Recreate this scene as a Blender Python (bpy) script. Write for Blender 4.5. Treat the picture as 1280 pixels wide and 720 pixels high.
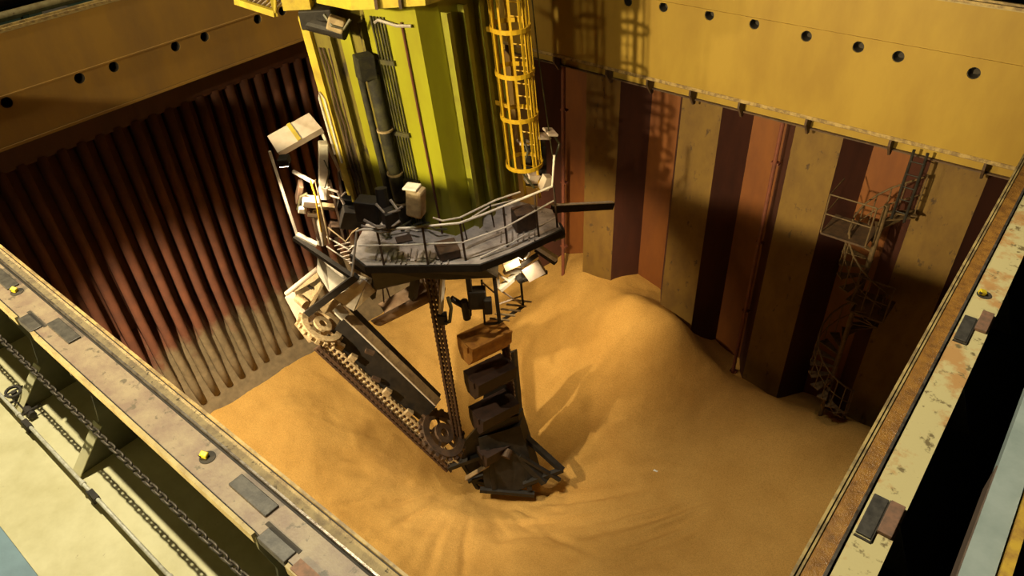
import bpy, bmesh, math, random
import numpy as np
from mathutils import Vector, Matrix, Euler
random.seed(7); np.random.seed(7)
scene = bpy.context.scene
COL = scene.collection
for o in list(bpy.data.objects): bpy.data.objects.remove(o)
# ------------------------------------------------------------------ camera
cam_d = bpy.data.cameras.new('camera'); cam = bpy.data.objects.new('camera', cam_d); COL.objects.link(cam)
cam_d.sensor_width = 36.0; cam_d.lens = 25.64; cam_d.clip_end = 300
rt, up, fw = (0.77366, 0.63219, -0.04233), (-0.36367, 0.49778, 0.78737), (-0.51884, 0.59376, -0.61502)
cam.matrix_world = Matrix(((rt[0], up[0], -fw[0], 16.928), (rt[1], up[1], -fw[1], -15.577), (rt[2], up[2], -fw[2], 4.4), (0, 0, 0, 1)))
scene.camera = cam
# ------------------------------------------------------------------ world, exposure
w = bpy.data.worlds.new('night'); scene.world = w; w.use_nodes = True
w.node_tree.nodes['Background'].inputs[0].default_value = (0.25, 0.2, 0.14, 1)
w.node_tree.nodes['Background'].inputs[1].default_value = 0.006
vs = scene.view_settings
vs.view_transform = 'Standard'; vs.look = 'None'; vs.exposure = 0.0; vs.gamma = 1.0; vs.use_curve_mapping = False
# ------------------------------------------------------------------ flood lights of the quay and the boom, plus added fill spots
def spot(name, loc, target, energy, angle, color, radius=0.25, blend=0.4):
    d = bpy.data.lights.new(name, 'SPOT'); d.energy = energy; d.spot_size = math.radians(angle); d.spot_blend = blend
    d.color = color; d.shadow_soft_size = radius
    o = bpy.data.objects.new(name, d); COL.objects.link(o); o.location = loc
    o.rotation_euler = (Vector(target) - Vector(loc)).to_track_quat('-Z', 'Y').to_euler()
    return o
WARM = (1.0, 0.80, 0.42)
spot('quay_and_fill_light', (7.2, -34, 8.2), (8.5, 0, -1.2), 52000, 41, WARM, 0.4, 0.8)
spot('quay_and_fill_light', (-3.0, -34, 8.2), (7, 0, -1.5), 9500, 42, WARM, 0.4, 0.5)
spot('quay_and_fill_light', (15.5, -34, 8.6), (4.0, -1, -1.4), 11000, 40, WARM, 0.5, 0.5)  # fill spot added to lift the coamings in the trunk's shadow
spot('boom_and_fill_light', (8.0, -13, 15), (13.2, -13.2, -1), 13500, 58, (1.0, 0.9, 0.62), 0.2, 0.5)
spot('boom_and_fill_light', (7.5, -9, 24), (11.4, -5.0, -12), 9000, 22, (1.0, 0.70, 0.42), 0.4, 0.7)
spot('boom_and_fill_light', (9.6, -11.2, 24), (7.2, -7.0, -4.5), 11000, 11, (1.0, 0.88, 0.74), 0.15, 0.6)
spot('boom_and_fill_light', (1.5, -12, 22), (-0.6, -8.2, 0), 12000, 30, (1.0, 0.86, 0.55), 0.3, 0.7)  # spot added overhead to brighten the side coaming's lip

# ------------------------------------------------------------------ materials
def ramp(nt, fac, stops):
    r = nt.nodes.new('ShaderNodeValToRGB'); nt.links.new(fac, r.inputs[0])
    e = r.color_ramp.elements
    while len(e) < len(stops): e.new(0.5)
    for i, (p, c) in enumerate(stops):
        e[i].position = p; e[i].color = (c[0], c[1], c[2], 1)
    return r
MATS = {}
def mat(name, c1, c2=None, scale=3.0, rough=0.6, metal=0.0, lo=0.4, hi=0.65, spots=None, spot_scale=6.0, spot_lo=0.62, bump=0.1, bump_scale=40.0, stretch=(1, 1, 1), rvar=0.1):
    m = bpy.data.materials.new(name); m.use_nodes = True; nt = m.node_tree
    b = nt.nodes['Principled BSDF']; b.inputs['Roughness'].default_value = rough; b.inputs['Metallic'].default_value = metal
    tc = nt.nodes.new('ShaderNodeNewGeometry')
    mp = nt.nodes.new('ShaderNodeMapping'); mp.inputs['Scale'].default_value = stretch
    nt.links.new(tc.outputs['Position'], mp.inputs[0])
    def noise(s, d=6):
        n = nt.nodes.new('ShaderNodeTexNoise'); n.inputs['Scale'].default_value = s; n.inputs['Detail'].default_value = d
        n.inputs['Roughness'].default_value = 0.65
        nt.links.new(mp.outputs[0], n.inputs['Vector']); return n
    c2 = c2 or tuple(v * 0.75 for v in c1)
    col = ramp(nt, noise(scale).outputs[0], [(lo, c1), (hi, c2)]).outputs[0]
    if spots:
        f = ramp(nt, noise(spot_scale).outputs[0], [(spot_lo, (0, 0, 0)), (spot_lo + 0.06, (1, 1, 1))]).outputs[0]
        mx = nt.nodes.new('ShaderNodeMix'); mx.data_type = 'RGBA'
        nt.links.new(f, mx.inputs['Factor']); nt.links.new(col, mx.inputs['A']); mx.inputs['B'].default_value = (*spots, 1)
        col = mx.outputs['Result']
    nt.links.new(col, b.inputs['Base Color'])
    if bump:
        bp = nt.nodes.new('ShaderNodeBump'); bp.inputs['Strength'].default_value = bump; bp.inputs['Distance'].default_value = 0.02
        nt.links.new(noise(bump_scale).outputs[0], bp.inputs['Height']); nt.links.new(bp.outputs[0], b.inputs['Normal'])
    MATS[name] = m
    return m
mat('coaming_paint', (0.40, 0.262, 0.040), (0.33, 0.205, 0.032), 0.9, 0.5, stretch=(1, 1, 0.35), spots=(0.15, 0.10, 0.025), spot_scale=2.6, spot_lo=0.76, bump=0.04)
mat('coaming_paint_shaded', (0.38, 0.22, 0.05), (0.28, 0.165, 0.055), 0.8, 0.55, stretch=(1, 1, 0.35), bump=0.05, spots=(0.17, 0.105, 0.045), spot_scale=1.6, spot_lo=0.7)  # coaming paint darkened for the side that gets little light
mat('top_plate_pink', (0.285, 0.225, 0.15), (0.20, 0.14, 0.105), 4.5, 0.5, lo=0.36, hi=0.62, spots=(0.12, 0.095, 0.065), spot_scale=8, spot_lo=0.575, bump=0.15)
mat('top_plate_cream', (0.60, 0.51, 0.26), (0.52, 0.29, 0.11), 2.4, 0.5, lo=0.5, hi=0.58, spots=(0.20, 0.15, 0.07), spot_scale=8, spot_lo=0.575, bump=0.12)
mat('gritty_strip', (0.44, 0.33, 0.17), (0.26, 0.19, 0.11), 9, 0.8, spots=(0.11, 0.085, 0.05), spot_scale=16, spot_lo=0.58, bump=0.5, bump_scale=90)
mat('wet_rust_strip', (0.36, 0.17, 0.035), (0.20, 0.09, 0.025), 9, 0.25, bump=0.6, bump_scale=60)
mat('lip_paint', (0.46, 0.33, 0.13), (0.22, 0.15, 0.07), 6, 0.55, lo=0.42, hi=0.58)
mat('flange_paint', (0.42, 0.34, 0.16), (0.29, 0.21, 0.09), 5, 0.55, spots=(0.18, 0.12, 0.06), spot_scale=9, spot_lo=0.63)
mat('rail_steel', (0.30, 0.26, 0.22), (0.12, 0.09, 0.07), 14, 0.3, 0.7)
mat('dark_groove', (0.05, 0.04, 0.03), (0.03, 0.025, 0.02), 5, 0.8)
mat('pad_steel', (0.085, 0.076, 0.066), (0.045, 0.04, 0.036), 14, 0.5, 0.2)
mat('rust_block', (0.25, 0.13, 0.08), (0.15, 0.09, 0.06), 18, 0.7)
mat('coaming_outer', (0.20, 0.18, 0.09), (0.12, 0.11, 0.06), 2, 0.6)
mat('cream_deck', (0.72, 0.66, 0.40), (0.58, 0.52, 0.28), 1.8, 0.55, spots=(0.30, 0.22, 0.12), spot_scale=11, spot_lo=0.68, bump=0.06)
mat('blue_deck', (0.22, 0.33, 0.40), (0.18, 0.27, 0.33), 2, 0.5)
mat('green_deck', (0.035, 0.07, 0.05), (0.05, 0.05, 0.035), 0.8, 0.5)
mat('shaded_deck', (0.02, 0.018, 0.014), (0.012, 0.01, 0.008), 2, 0.7)  # near black stands for the shade in the gap beside the coaming
mat('grey_blue_paint', (0.36, 0.42, 0.41), (0.28, 0.34, 0.33), 3, 0.5, spots=(0.2, 0.16, 0.09), spot_scale=6, spot_lo=0.66)
mat('yellow_bar', (0.62, 0.40, 0.05), (0.35, 0.18, 0.05), 6, 0.5)
mat('brown_plate', (0.13, 0.085, 0.06), (0.09, 0.06, 0.045), 5, 0.7)
mat('chain_steel', (0.17, 0.14, 0.11), (0.10, 0.08, 0.06), 30, 0.5, 0.5)
mat('white_pipe', (0.72, 0.70, 0.58), (0.45, 0.42, 0.33), 18, 0.4)
mat('yellow_fitting', (0.75, 0.58, 0.03), (0.65, 0.48, 0.03), 10, 0.4)
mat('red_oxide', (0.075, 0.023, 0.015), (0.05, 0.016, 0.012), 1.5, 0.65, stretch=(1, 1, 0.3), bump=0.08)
mat('red_oxide_lit', (0.21, 0.070, 0.014), (0.15, 0.047, 0.013), 1.5, 0.6, stretch=(1, 1, 0.3), bump=0.08)  # red oxide brightened, light on the recessed panels put into the colour
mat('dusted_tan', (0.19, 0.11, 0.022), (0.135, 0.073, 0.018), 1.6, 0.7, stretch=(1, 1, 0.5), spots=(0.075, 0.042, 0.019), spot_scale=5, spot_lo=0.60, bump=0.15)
mat('wall_pipe', (0.20, 0.06, 0.035), (0.13, 0.045, 0.03), 5, 0.6)
mat('trunk_paint', (0.345, 0.345, 0.014), (0.27, 0.25, 0.012), 0.8, 0.45, stretch=(1, 1, 0.4), spots=(0.14, 0.13, 0.017), spot_scale=1.8, spot_lo=0.68, bump=0.03)
mat('casing_paint', (0.22, 0.185, 0.018), (0.11, 0.075, 0.018), 1.3, 0.55, stretch=(1, 1, 0.35), spots=(0.04, 0.028, 0.015), spot_scale=2.6, spot_lo=0.58, bump=0.1)
mat('stiffener_paint', (0.30, 0.30, 0.03), (0.24, 0.22, 0.03), 3, 0.45)
mat('cage_yellow', (0.62, 0.39, 0.018), (0.5, 0.29, 0.015), 6, 0.4)
mat('frame_yellow', (0.62, 0.48, 0.05), (0.42, 0.30, 0.04), 2.5, 0.5, spots=(0.2, 0.13, 0.04), spot_scale=5, spot_lo=0.66)
mat('dark_pipe', (0.014, 0.012, 0.007), (0.05, 0.045, 0.015), 4, 0.8)
mat('red_pipe', (0.12, 0.035, 0.02), (0.08, 0.03, 0.02), 4, 0.5)
mat('cable_black', (0.05, 0.045, 0.03), (0.11, 0.10, 0.03), 6, 0.5)
mat('greasy_steel', (0.026, 0.021, 0.017), (0.012, 0.010, 0.008), 5, 0.6, 0.2, bump=0.3)
mat('greasy_brown', (0.12, 0.07, 0.04), (0.055, 0.035, 0.025), 5, 0.65, 0.1, bump=0.3)
mat('deck_plate', (0.50, 0.45, 0.41), (0.24, 0.21, 0.19), 2.3, 0.55, 0.1, spots=(0.08, 0.07, 0.06), spot_scale=3.2, spot_lo=0.62)
mat('grating', (0.30, 0.26, 0.22), (0.18, 0.15, 0.13), 12, 0.6, 0.2)
mat('rail_white', (0.82, 0.76, 0.66), (0.62, 0.56, 0.48), 9, 0.45)
mat('white_panel', (0.78, 0.72, 0.60), (0.62, 0.55, 0.44), 5, 0.5)
mat('pale_panel', (0.72, 0.60, 0.50), (0.62, 0.50, 0.40), 5, 0.5)
mat('tan_machine', (0.44, 0.33, 0.18), (0.27, 0.19, 0.10), 6, 0.6)
mat('chain_dusty', (0.58, 0.45, 0.26), (0.36, 0.25, 0.13), 14, 0.7, 0.1)
mat('chain_dark', (0.13, 0.07, 0.04), (0.06, 0.035, 0.02), 14, 0.6, 0.2)
mat('channel_dusty', (0.36, 0.25, 0.12), (0.20, 0.13, 0.07), 4, 0.7)
mat('bucket_lit_orange', (0.52, 0.25, 0.045), (0.34, 0.14, 0.035), 5, 0.6)  # lamp light on the top bucket put into its colour
mat('bucket_shaded_rust', (0.035, 0.016, 0.011), (0.02, 0.010, 0.008), 5, 0.6)  # same buckets lower down, their shade put into the colour
mat('chute_brown', (0.36, 0.24, 0.15), (0.24, 0.15, 0.09), 3, 0.6)
mat('dusty_ladder', (0.15, 0.095, 0.04), (0.08, 0.05, 0.025), 8, 0.7)
mat('paper_white', (0.8, 0.8, 0.78), None, 8, 0.6)

# grain: fine kernels, darker husk streaks
g = bpy.data.materials.new('grain'); g.use_nodes = True; nt = g.node_tree; b = nt.nodes['Principled BSDF']
b.inputs['Roughness'].default_value = 0.9; b.inputs['Specular IOR Level'].default_value = 0.1
ge = nt.nodes.new('ShaderNodeNewGeometry')
def nz(s, d=5, r=0.6):
    n = nt.nodes.new('ShaderNodeTexNoise'); n.inputs['Scale'].default_value = s; n.inputs['Detail'].default_value = d; n.inputs['Roughness'].default_value = r
    nt.links.new(ge.outputs['Position'], n.inputs['Vector']); return n.outputs[0]
r1 = ramp(nt, nz(0.7), [(0.3, (0.47, 0.272, 0.076)), (0.7, (0.57, 0.345, 0.105))])
r2 = ramp(nt, nz(38, 3, 0.7), [(0.3, (0.72, 0.70, 0.66)), (0.6, (1.06, 1.05, 1.03))])
mx = nt.nodes.new('ShaderNodeMix'); mx.data_type = 'RGBA'; mx.blend_type = 'MULTIPLY'; mx.inputs['Factor'].default_value = 1
nt.links.new(r1.outputs[0], mx.inputs['A']); nt.links.new(r2.outputs[0], mx.inputs['B'])
nt.links.new(mx.outputs['Result'], b.inputs['Base Color'])
bp = nt.nodes.new('ShaderNodeBump'); bp.inputs['Strength'].default_value = 0.55; bp.inputs['Distance'].default_value = 0.05
nt.links.new(nz(14, 6, 0.75), bp.inputs['Height']); nt.links.new(bp.outputs[0], b.inputs['Normal'])
MATS['grain'] = g
# frame ribs: red oxide, caked with pale grain dust towards the foot
g = bpy.data.materials.new('rib_paint'); g.use_nodes = True; nt = g.node_tree; b = nt.nodes['Principled BSDF']; b.inputs['Roughness'].default_value = 0.75
ge = nt.nodes.new('ShaderNodeNewGeometry')
base = ramp(nt, nz(2.0), [(0.35, (0.17, 0.058, 0.03)), (0.65, (0.11, 0.04, 0.024))])
dust = ramp(nt, nz(5.0), [(0.35, (0.24, 0.18, 0.105)), (0.65, (0.16, 0.12, 0.07))])
sx = nt.nodes.new('ShaderNodeSeparateXYZ'); nt.links.new(ge.outputs['Position'], sx.inputs[0])
ma = nt.nodes.new('ShaderNodeMath'); ma.operation = 'MULTIPLY_ADD'; nt.links.new(nz(1.6), ma.inputs[0]); ma.inputs[1].default_value = 2.4
nt.links.new(sx.outputs['Z'], ma.inputs[2])
mr = nt.nodes.new('ShaderNodeMapRange'); nt.links.new(ma.outputs[0], mr.inputs[0])
mr.inputs[1].default_value = -8.1; mr.inputs[2].default_value = -8.7; mr.inputs[3].default_value = 0; mr.inputs[4].default_value = 1
mx = nt.nodes.new('ShaderNodeMix'); mx.data_type = 'RGBA'; nt.links.new(mr.outputs[0], mx.inputs['Factor'])
nt.links.new(base.outputs[0], mx.inputs['A']); nt.links.new(dust.outputs[0], mx.inputs['B']); nt.links.new(mx.outputs['Result'], b.inputs['Base Color'])
MATS['rib_paint'] = g
# lamp glass
g = bpy.data.materials.new('lamp_glass'); g.use_nodes = True
b = g.node_tree.nodes['Principled BSDF']; b.inputs['Emission Color'].default_value = (1, 0.85, 0.6, 1); b.inputs['Emission Strength'].default_value = 12
MATS['lamp_glass'] = g

# ------------------------------------------------------------------ mesh helpers
V = Vector
class MB:
    def __init__(s): s.v = []; s.f = []
    def add(s, vs, fs):
        n = len(s.v); s.v += [tuple(p) for p in vs]; s.f += [tuple(i + n for i in q) for q in fs]; return s
    def box(s, c, size, rot=None):
        c = V(c); h = V(size) / 2; R = rot or Matrix.Identity(3)
        vs = [c + R @ V((sx * h.x, sy * h.y, sz * h.z)) for sx in (-1, 1) for sy in (-1, 1) for sz in (-1, 1)]
        return s.add(vs, [(0, 1, 3, 2), (4, 6, 7, 5), (0, 4, 5, 1), (2, 3, 7, 6), (0, 2, 6, 4), (1, 5, 7, 3)])
    def bb(s, a, b):
        return s.box([(p + q) / 2 for p, q in zip(a, b)], [abs(q - p) for p, q in zip(a, b)])
    def frame(s, p0, p1, upv=(0, 0, 1)):
        d = (V(p1) - V(p0)); L = d.length; d = d / L
        x = d.cross(V(upv))
        if x.length < 1e-4: x = d.cross(V((0, 1, 0)))
        x.normalize(); y = x.cross(d); return d, x, y, L
    def beam(s, p0, p1, w, h, upv=(0, 0, 1)):
        d, x, y, L = s.frame(p0, p1, upv)
        R = Matrix((x, d, y)).transposed()
        return s.box((V(p0) + V(p1)) / 2, (w, L, h), R)
    def tube(s, p0, p1, r, n=8, r1=None):
        d, x, y, L = s.frame(p0, p1); r1 = r if r1 is None else r1
        vs = []; fs = []
        for p, q in ((p0, r), (p1, r1)):
            for k in range(n):
                a = 2 * math.pi * k / n; vs.append(V(p) + x * (q * math.cos(a)) + y * (q * math.sin(a)))
        for k in range(n):
            j = (k + 1) % n; fs.append((k, j, n + j, n + k))
        fs.append(tuple(range(n - 1, -1, -1))); fs.append(tuple(range(n, 2 * n)))
        return s.add(vs, fs)
    def path(s, pts, r, n=6):
        pts = [V(p) for p in pts]; vs = []; fs = []; m = len(pts); px = None
        for i, p in enumerate(pts):
            t = (pts[min(i + 1, m - 1)] - pts[max(i - 1, 0)]).normalized()
            x = t.cross(V((0, 0, 1))) if px is None else px - t * px.dot(t)
            if x.length < 1e-3: x = t.cross(V((0.3, 1, 0)))
            x.normalize(); px = x; y = t.cross(x)
            for k in range(n):
                a = 2 * math.pi * k / n; vs.append(p + x * (r * math.cos(a)) + y * (r * math.sin(a)))
        for i in range(m - 1):
            for k in range(n):
                j = (k + 1) % n; fs.append((i * n + k, i * n + j, (i + 1) * n + j, (i + 1) * n + k))
        fs.append(tuple(range(n - 1, -1, -1))); fs.append(tuple(range((m - 1) * n, m * n)))
        return s.add(vs, fs)
    def prism(s, poly, ext):
        n = len(poly); e = V(ext); vs = [V(p) for p in poly] + [V(p) + e for p in poly]
        fs = [tuple(range(n - 1, -1, -1)), tuple(range(n, 2 * n))] + [(k, (k + 1) % n, n + (k + 1) % n, n + k) for k in range(n)]
        return s.add(vs, fs)
    def ring(s, c, axis, R, r, w=None, n=20, a0=0, a1=2 * math.pi, upv=(0, 0, 1)):
        """flat bar (r thick, w wide along axis) bent round c"""
        ax = V(axis).normalized(); x = ax.cross(V(upv))
        if x.length < 1e-3: x = ax.cross(V((0, 1, 0)))
        x.normalize(); y = ax.cross(x); w = w or r; full = abs(a1 - a0 - 2 * math.pi) < 1e-4
        m = n if full else n + 1; vs = []; fs = []
        for k in range(m):
            a = a0 + (a1 - a0) * k / n; d = x * math.cos(a) + y * math.sin(a)
            for rr, ww in ((R - r, -w), (R + r, -w), (R + r, w), (R - r, w)):
                vs.append(V(c) + d * rr + ax * ww)
        for k in range(n):
            j = (k + 1) % m
            for q in range(4):
                fs.append((k * 4 + q, k * 4 + (q + 1) % 4, j * 4 + (q + 1) % 4, j * 4 + q))
        return s.add(vs, fs)
    def mesh(s, name, m, smooth=False):
        me = bpy.data.meshes.new(name); me.from_pydata(s.v, [], s.f); me.materials.append(MATS[m])
        bm = bmesh.new(); bm.from_mesh(me); bmesh.ops.recalc_face_normals(bm, faces=bm.faces); bm.to_mesh(me); bm.free()
        if smooth:
            for p in me.polygons: p.use_smooth = True
        return me
    def build(s, name, m, parent=None, smooth=False, bevel=0):
        o = bpy.data.objects.new(name, s.mesh(name, m, smooth)); COL.objects.link(o); o.parent = parent
        if bevel:
            md = o.modifiers.new('bevel', 'BEVEL'); md.width = bevel; md.segments = 2; md.limit_method = 'ANGLE'
        return o
def inst(name, me, parent, mtx=None, loc=None):
    o = bpy.data.objects.new(name, me); COL.objects.link(o); o.parent = parent
    if mtx is not None: o.matrix_local = mtx
    if loc is not None: o.location = loc
    return o
def tag(o, label, cat=None, group=None, kind=None):
    o['label'] = label
    if cat: o['category'] = cat
    if group: o['group'] = group
    if kind: o['kind'] = kind
    return o
def struct(o, label=None):
    o['kind'] = 'structure'
    if label: o['label'] = label
    return o
def empty(name, loc, rz=0):
    o = bpy.data.objects.new(name, None); COL.objects.link(o); o.location = loc; o.rotation_euler = (0, 0, rz); o.empty_display_size = 0.3
    return o
def local(parent, mb):
    """shift mesh data given in world space into the space of an unrotated parent"""
    L = parent.location; mb.v = [(x - L[0], y - L[1], z - L[2]) for x, y, z in mb.v]; return mb

LX, LY = 16.55, 14.108        # clear hatch opening
ZC, ZD = -2.154, -2.83        # lower edges of the side and end coamings
ZK = -1.25                    # weather deck
ZB = -17.0
# ================================================================== coaming, side (x = 0)
def cut_holes(o, pts, axis, r, depth):
    for p in pts:
        c = MB().tube(V(p) - V(axis) * 0.1, V(p) + V(axis) * depth, r, 20)
        cme = c.mesh('cut', 'dark_groove'); co = bpy.data.objects.new('cut', cme); COL.objects.link(co)
        md = o.modifiers.new('b', 'BOOLEAN'); md.operation = 'DIFFERENCE'; md.object = co; md.solver = 'EXACT'
        dg = bpy.context.evaluated_depsgraph_get(); me = bpy.data.meshes.new_from_object(o.evaluated_get(dg))
        o.modifiers.clear(); o.data = me; bpy.data.objects.remove(co)
        t = MB(); t.ring(V(p) + V(axis) * (depth / 2 + 0.01), axis, r - 0.006, 0.006, depth / 2 - 0.01, 20)  # dark liner puts the shade inside the hole into its colour
        t.tube(V(p) + V(axis) * (depth - 0.02), V(p) + V(axis) * (depth - 0.005), r - 0.002, 20)
        t.build('drain_hole', 'dark_groove', o)
cl = MB().bb((-0.32, -LY - 0.5, ZC), (0, 0.32, -0.02)).build('wall_coaming_left', 'coaming_paint_shaded'); struct(cl, 'ochre side coaming of the hatch with its dimness painted in, dark holes in a row')
cut_holes(cl, [(0, y, -1.29) for y in (-12.91, -11.41, -9.91, -9.14, -7.64, -6.87, -5.36, -4.6, -3.1, -2.3)], (-1, 0, 0), 0.115, 0.28)
MB().bb((0.0, -LY, -1.17), (0.03, 0, -1.135)).build('weld_ridge', 'coaming_paint_shaded', cl)
MB().bb((0.0, -LY, ZC - 0.02), (0.02, 0, ZC + 0.04)).build('bottom_edge', 'coaming_paint_shaded', cl)
MB().bb((-0.45, -LY - 0.5, -0.02), (0.01, 0.4, 0.0)).build('top_plate', 'flange_paint', cl)
MB().bb((-0.03, -LY - 0.5, 0.0), (0.01, 0.4, 0.05)).build('inner_lip', 'lip_paint', cl)
MB().bb((-0.2, -LY - 0.5, 0.0), (-0.165, 0.4, 0.06)).build('compression_bar', 'lip_paint', cl)
for y0 in (-12.7, -9.95, -7.2): MB().bb((-0.43, y0, 0.0), (-0.24, y0 + 0.5, 0.05)).build('bearing_pad', 'pad_steel', cl)
MB().bb((-0.46, -LY - 0.5, -0.12), (-0.43, 0.4, 0.0)).build('outer_flange', 'flange_paint', cl)
# ================================================================== coaming, end (y = 0)
cd = MB().bb((-0.32, 0, ZD), (LX + 0.32, 0.32, -0.02)).build('wall_coaming_back', 'coaming_paint'); struct(cd, 'bright yellow end coaming above the corrugated bulkhead, dark holes in a row')
cut_holes(cd, [(x, 0, z) for x, z in ((3.3, -1.07), (4.4, -1.07), (7.5, -1.07), (8.46, -1.05), (9.63, -1.04), (10.7, -1.05), (11.86, -1.1), (12.93, -1.12), (13.71, -1.16), (15.07, -1.2))], (0, 1, 0), 0.115, 0.28)
MB().bb((0, -0.03, -0.945), (LX, 0.0, -0.91)).build('weld_ridge', 'coaming_paint', cd)
MB().bb((-0.3, -0.01, -0.02), (LX + 0.45, 0.45, 0.0)).build('top_plate', 'flange_paint', cd)
MB().bb((0, -0.01, 0.0), (LX + 0.4, 0.03, 0.05)).build('inner_lip', 'lip_paint', cd)
MB().bb((0, 0.165, 0.0), (LX + 0.4, 0.2, 0.06)).build('compression_bar', 'lip_paint', cd)
MB().bb((0, -0.012, ZD - 0.03), (LX, 0.02, ZD + 0.05)).build('bottom_edge', 'lip_paint', cd)
MB().bb((0, 0.02, ZD - 0.05), (LX, 0.5, ZD)).build('underside_flange', 'greasy_brown', cd)
MB().bb((0, 0.36, ZD - 0.36), (LX, 0.40, ZD - 0.05)).build('face_strip', 'coaming_paint', cd)
MB().bb((0, 0.28, ZD - 0.39), (LX, 0.40, ZD - 0.36)).build('strip_flange', 'greasy_brown', cd)
for x in (1.9, 3.5, 5.2, 6.9, 8.13, 9.33, 10.6, 12.2, 13.99, 15.78):
    MB().prism([(x, 0.03, ZD - 0.03), (x, 0.36, ZD - 0.03), (x, 0.36, ZD - 0.5), (x, 0.26, ZD - 0.5), (x, 0.03, ZD - 0.2)], (0.05, 0, 0)).build('bracket', 'greasy_brown', cd)
# ================================================================== coaming, near (y = -LY)
ca = MB().bb((-0.3, -LY - 0.14, ZD), (LX + 0.3, -LY - 0.1, -0.02)).build('wall_coaming_front', 'coaming_outer'); struct(ca, 'worn pinkish coaming along the near left side of the hatch')
X0, X1 = -0.3, LX + 0.3
def slab(name, m, y0, y1, z0, z1, x0=X0, x1=X1, par=ca, bevel=0): return MB().bb((x0, y0, z0), (x1, y1, z1)).build(name, m, par, bevel=bevel)
slab('inner_lip', 'lip_paint', -LY, -LY - 0.022, -0.1, 0.012)
slab('grit_strip', 'gritty_strip', -LY - 0.034, -LY - 0.115, -0.03, -0.004)
slab('lip_groove', 'dark_groove', -LY - 0.022, -LY - 0.036, -0.05, -0.008)
slab('compression_bar', 'rail_steel', -14.228, -14.244, -0.03, 0.022)
slab('bar_groove', 'dark_groove', -14.244, -14.268, -0.05, -0.012)
slab('top_plate', 'top_plate_pink', -14.268, -14.528, -0.03, 0.0)
slab('edge_groove', 'dark_groove', -14.528, -14.538, -0.03, -0.006)
for a, c in ((X0, 9.6), (9.95, 13.52), (13.9, X1)): slab('outer_flange', 'flange_paint', -14.538, -14.570, -0.09, 0.006, a, c)
for x in (3.1, 5.9, 8.6, 9.97, 13.02, 15.6): slab('bearing_pad', 'pad_steel', -14.30, -14.42, 0, 0.02, x, x + 0.46, bevel=0.006)
for x in (9.6, 13.52): 
    slab('slot', 'dark_groove', -14.422, -14.455, 0.0, 0.004, x, x + 0.38); slab('cleat_block', 'pad_steel', -14.455, -14.56, -0.06, 0.015, x + 0.05, x + 0.36, bevel=0.006)
slab('rust_block', 'rust_block', -14.47, -14.56, -0.09, 0.02, 13.95, 14.2)
for x in (1.2, 2.6, 4.0, 5.3, 6.6, 7.95, 9.25, 10.6, 13.5, 15.2):
    MB().prism([(x, -14.24, -0.03), (x, -14.55, -0.03), (x, -14.56, -0.18), (x, -14.50, -0.5), (x, -14.55, -0.8), (x, -14.93, -1.22), (x, -14.93, -1.25), (x, -14.24, -1.25)], (0.03, 0, 0)).build('stay', 'coaming_outer', ca)
    MB().prism([(x - 0.06, -14.56, -0.82), (x + 0.09, -14.56, -0.82), (x + 0.09, -14.95, -1.235), (x - 0.06, -14.95, -1.235)], (0, -0.012, 0)).build('stay_face', 'cream_deck', ca)
# ================================================================== coaming, right (x = LX)
cb = MB().bb((LX + 0.1, -LY - 0.3, ZC), (LX + 0.14, 0.3, -0.02)).build('wall_coaming_right', 'coaming_outer'); struct(cb, 'cream and rust coloured coaming along the right side of the hatch')
Y0, Y1 = -LY - 0.3, 0.3
def slb(name, m, x0, x1, z0, z1, y0=Y0, y1=Y1, bevel=0): return MB().bb((x0, y0, z0), (x1, y1, z1)).build(name, m, cb, bevel=bevel)
slb('inner_lip', 'lip_paint', LX, LX + 0.02, -0.1, 0.012); slb('lip_groove', 'dark_groove', LX + 0.02, LX + 0.03, -0.05, -0.015)
slb('inner_lip', 'lip_paint', LX + 0.03, LX + 0.045, -0.1, 0.005)
slb('rust_strip', 'wet_rust_strip', LX + 0.045, LX + 0.165, -0.03, -0.008)
slb('compression_bar', 'rail_steel', 16.715, 16.735, -0.03, 0.025); slb('bar_groove', 'dark_groove', 16.735, 16.75, -0.05, -0.01)
slb('top_plate', 'top_plate_cream', 16.75, 16.985, -0.03, 0.0)
slb('outer_flange', 'flange_paint', 16.965, 16.985, -0.25, -0.03)
for y in (-3.0, -6.2, -9.62, -12.03): slb('bearing_pad', 'pad_steel', 16.765, 16.865, 0, 0.02, y, y + 0.38, bevel=0.006)
for y in (-9.4, -11.95): slb('cleat_block', 'rust_block', 16.875, 16.97, 0, 0.035, y, y + 0.3, bevel=0.006)
for y in (-9.62, -12.03): slb('pad_edge', 'dark_groove', 16.867, 16.874, 0, 0.022, y - 0.02, y + 0.38); slb('pad_edge', 'dark_groove', 16.765, 16.874, 0, 0.012, y - 0.03, y - 0.015)
for y in (-1.5, -3.5, -5.5, -7.5, -9.3, -11.2, -13): MB().prism([(LX + 0.14, y, -0.05), (16.96, y, -0.05), (16.9, y, -0.5), (17.2, y, -1.25), (LX + 0.14, y, -1.25)], (0, 0.03, 0)).build('stay', 'coaming_outer', cb)
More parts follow.
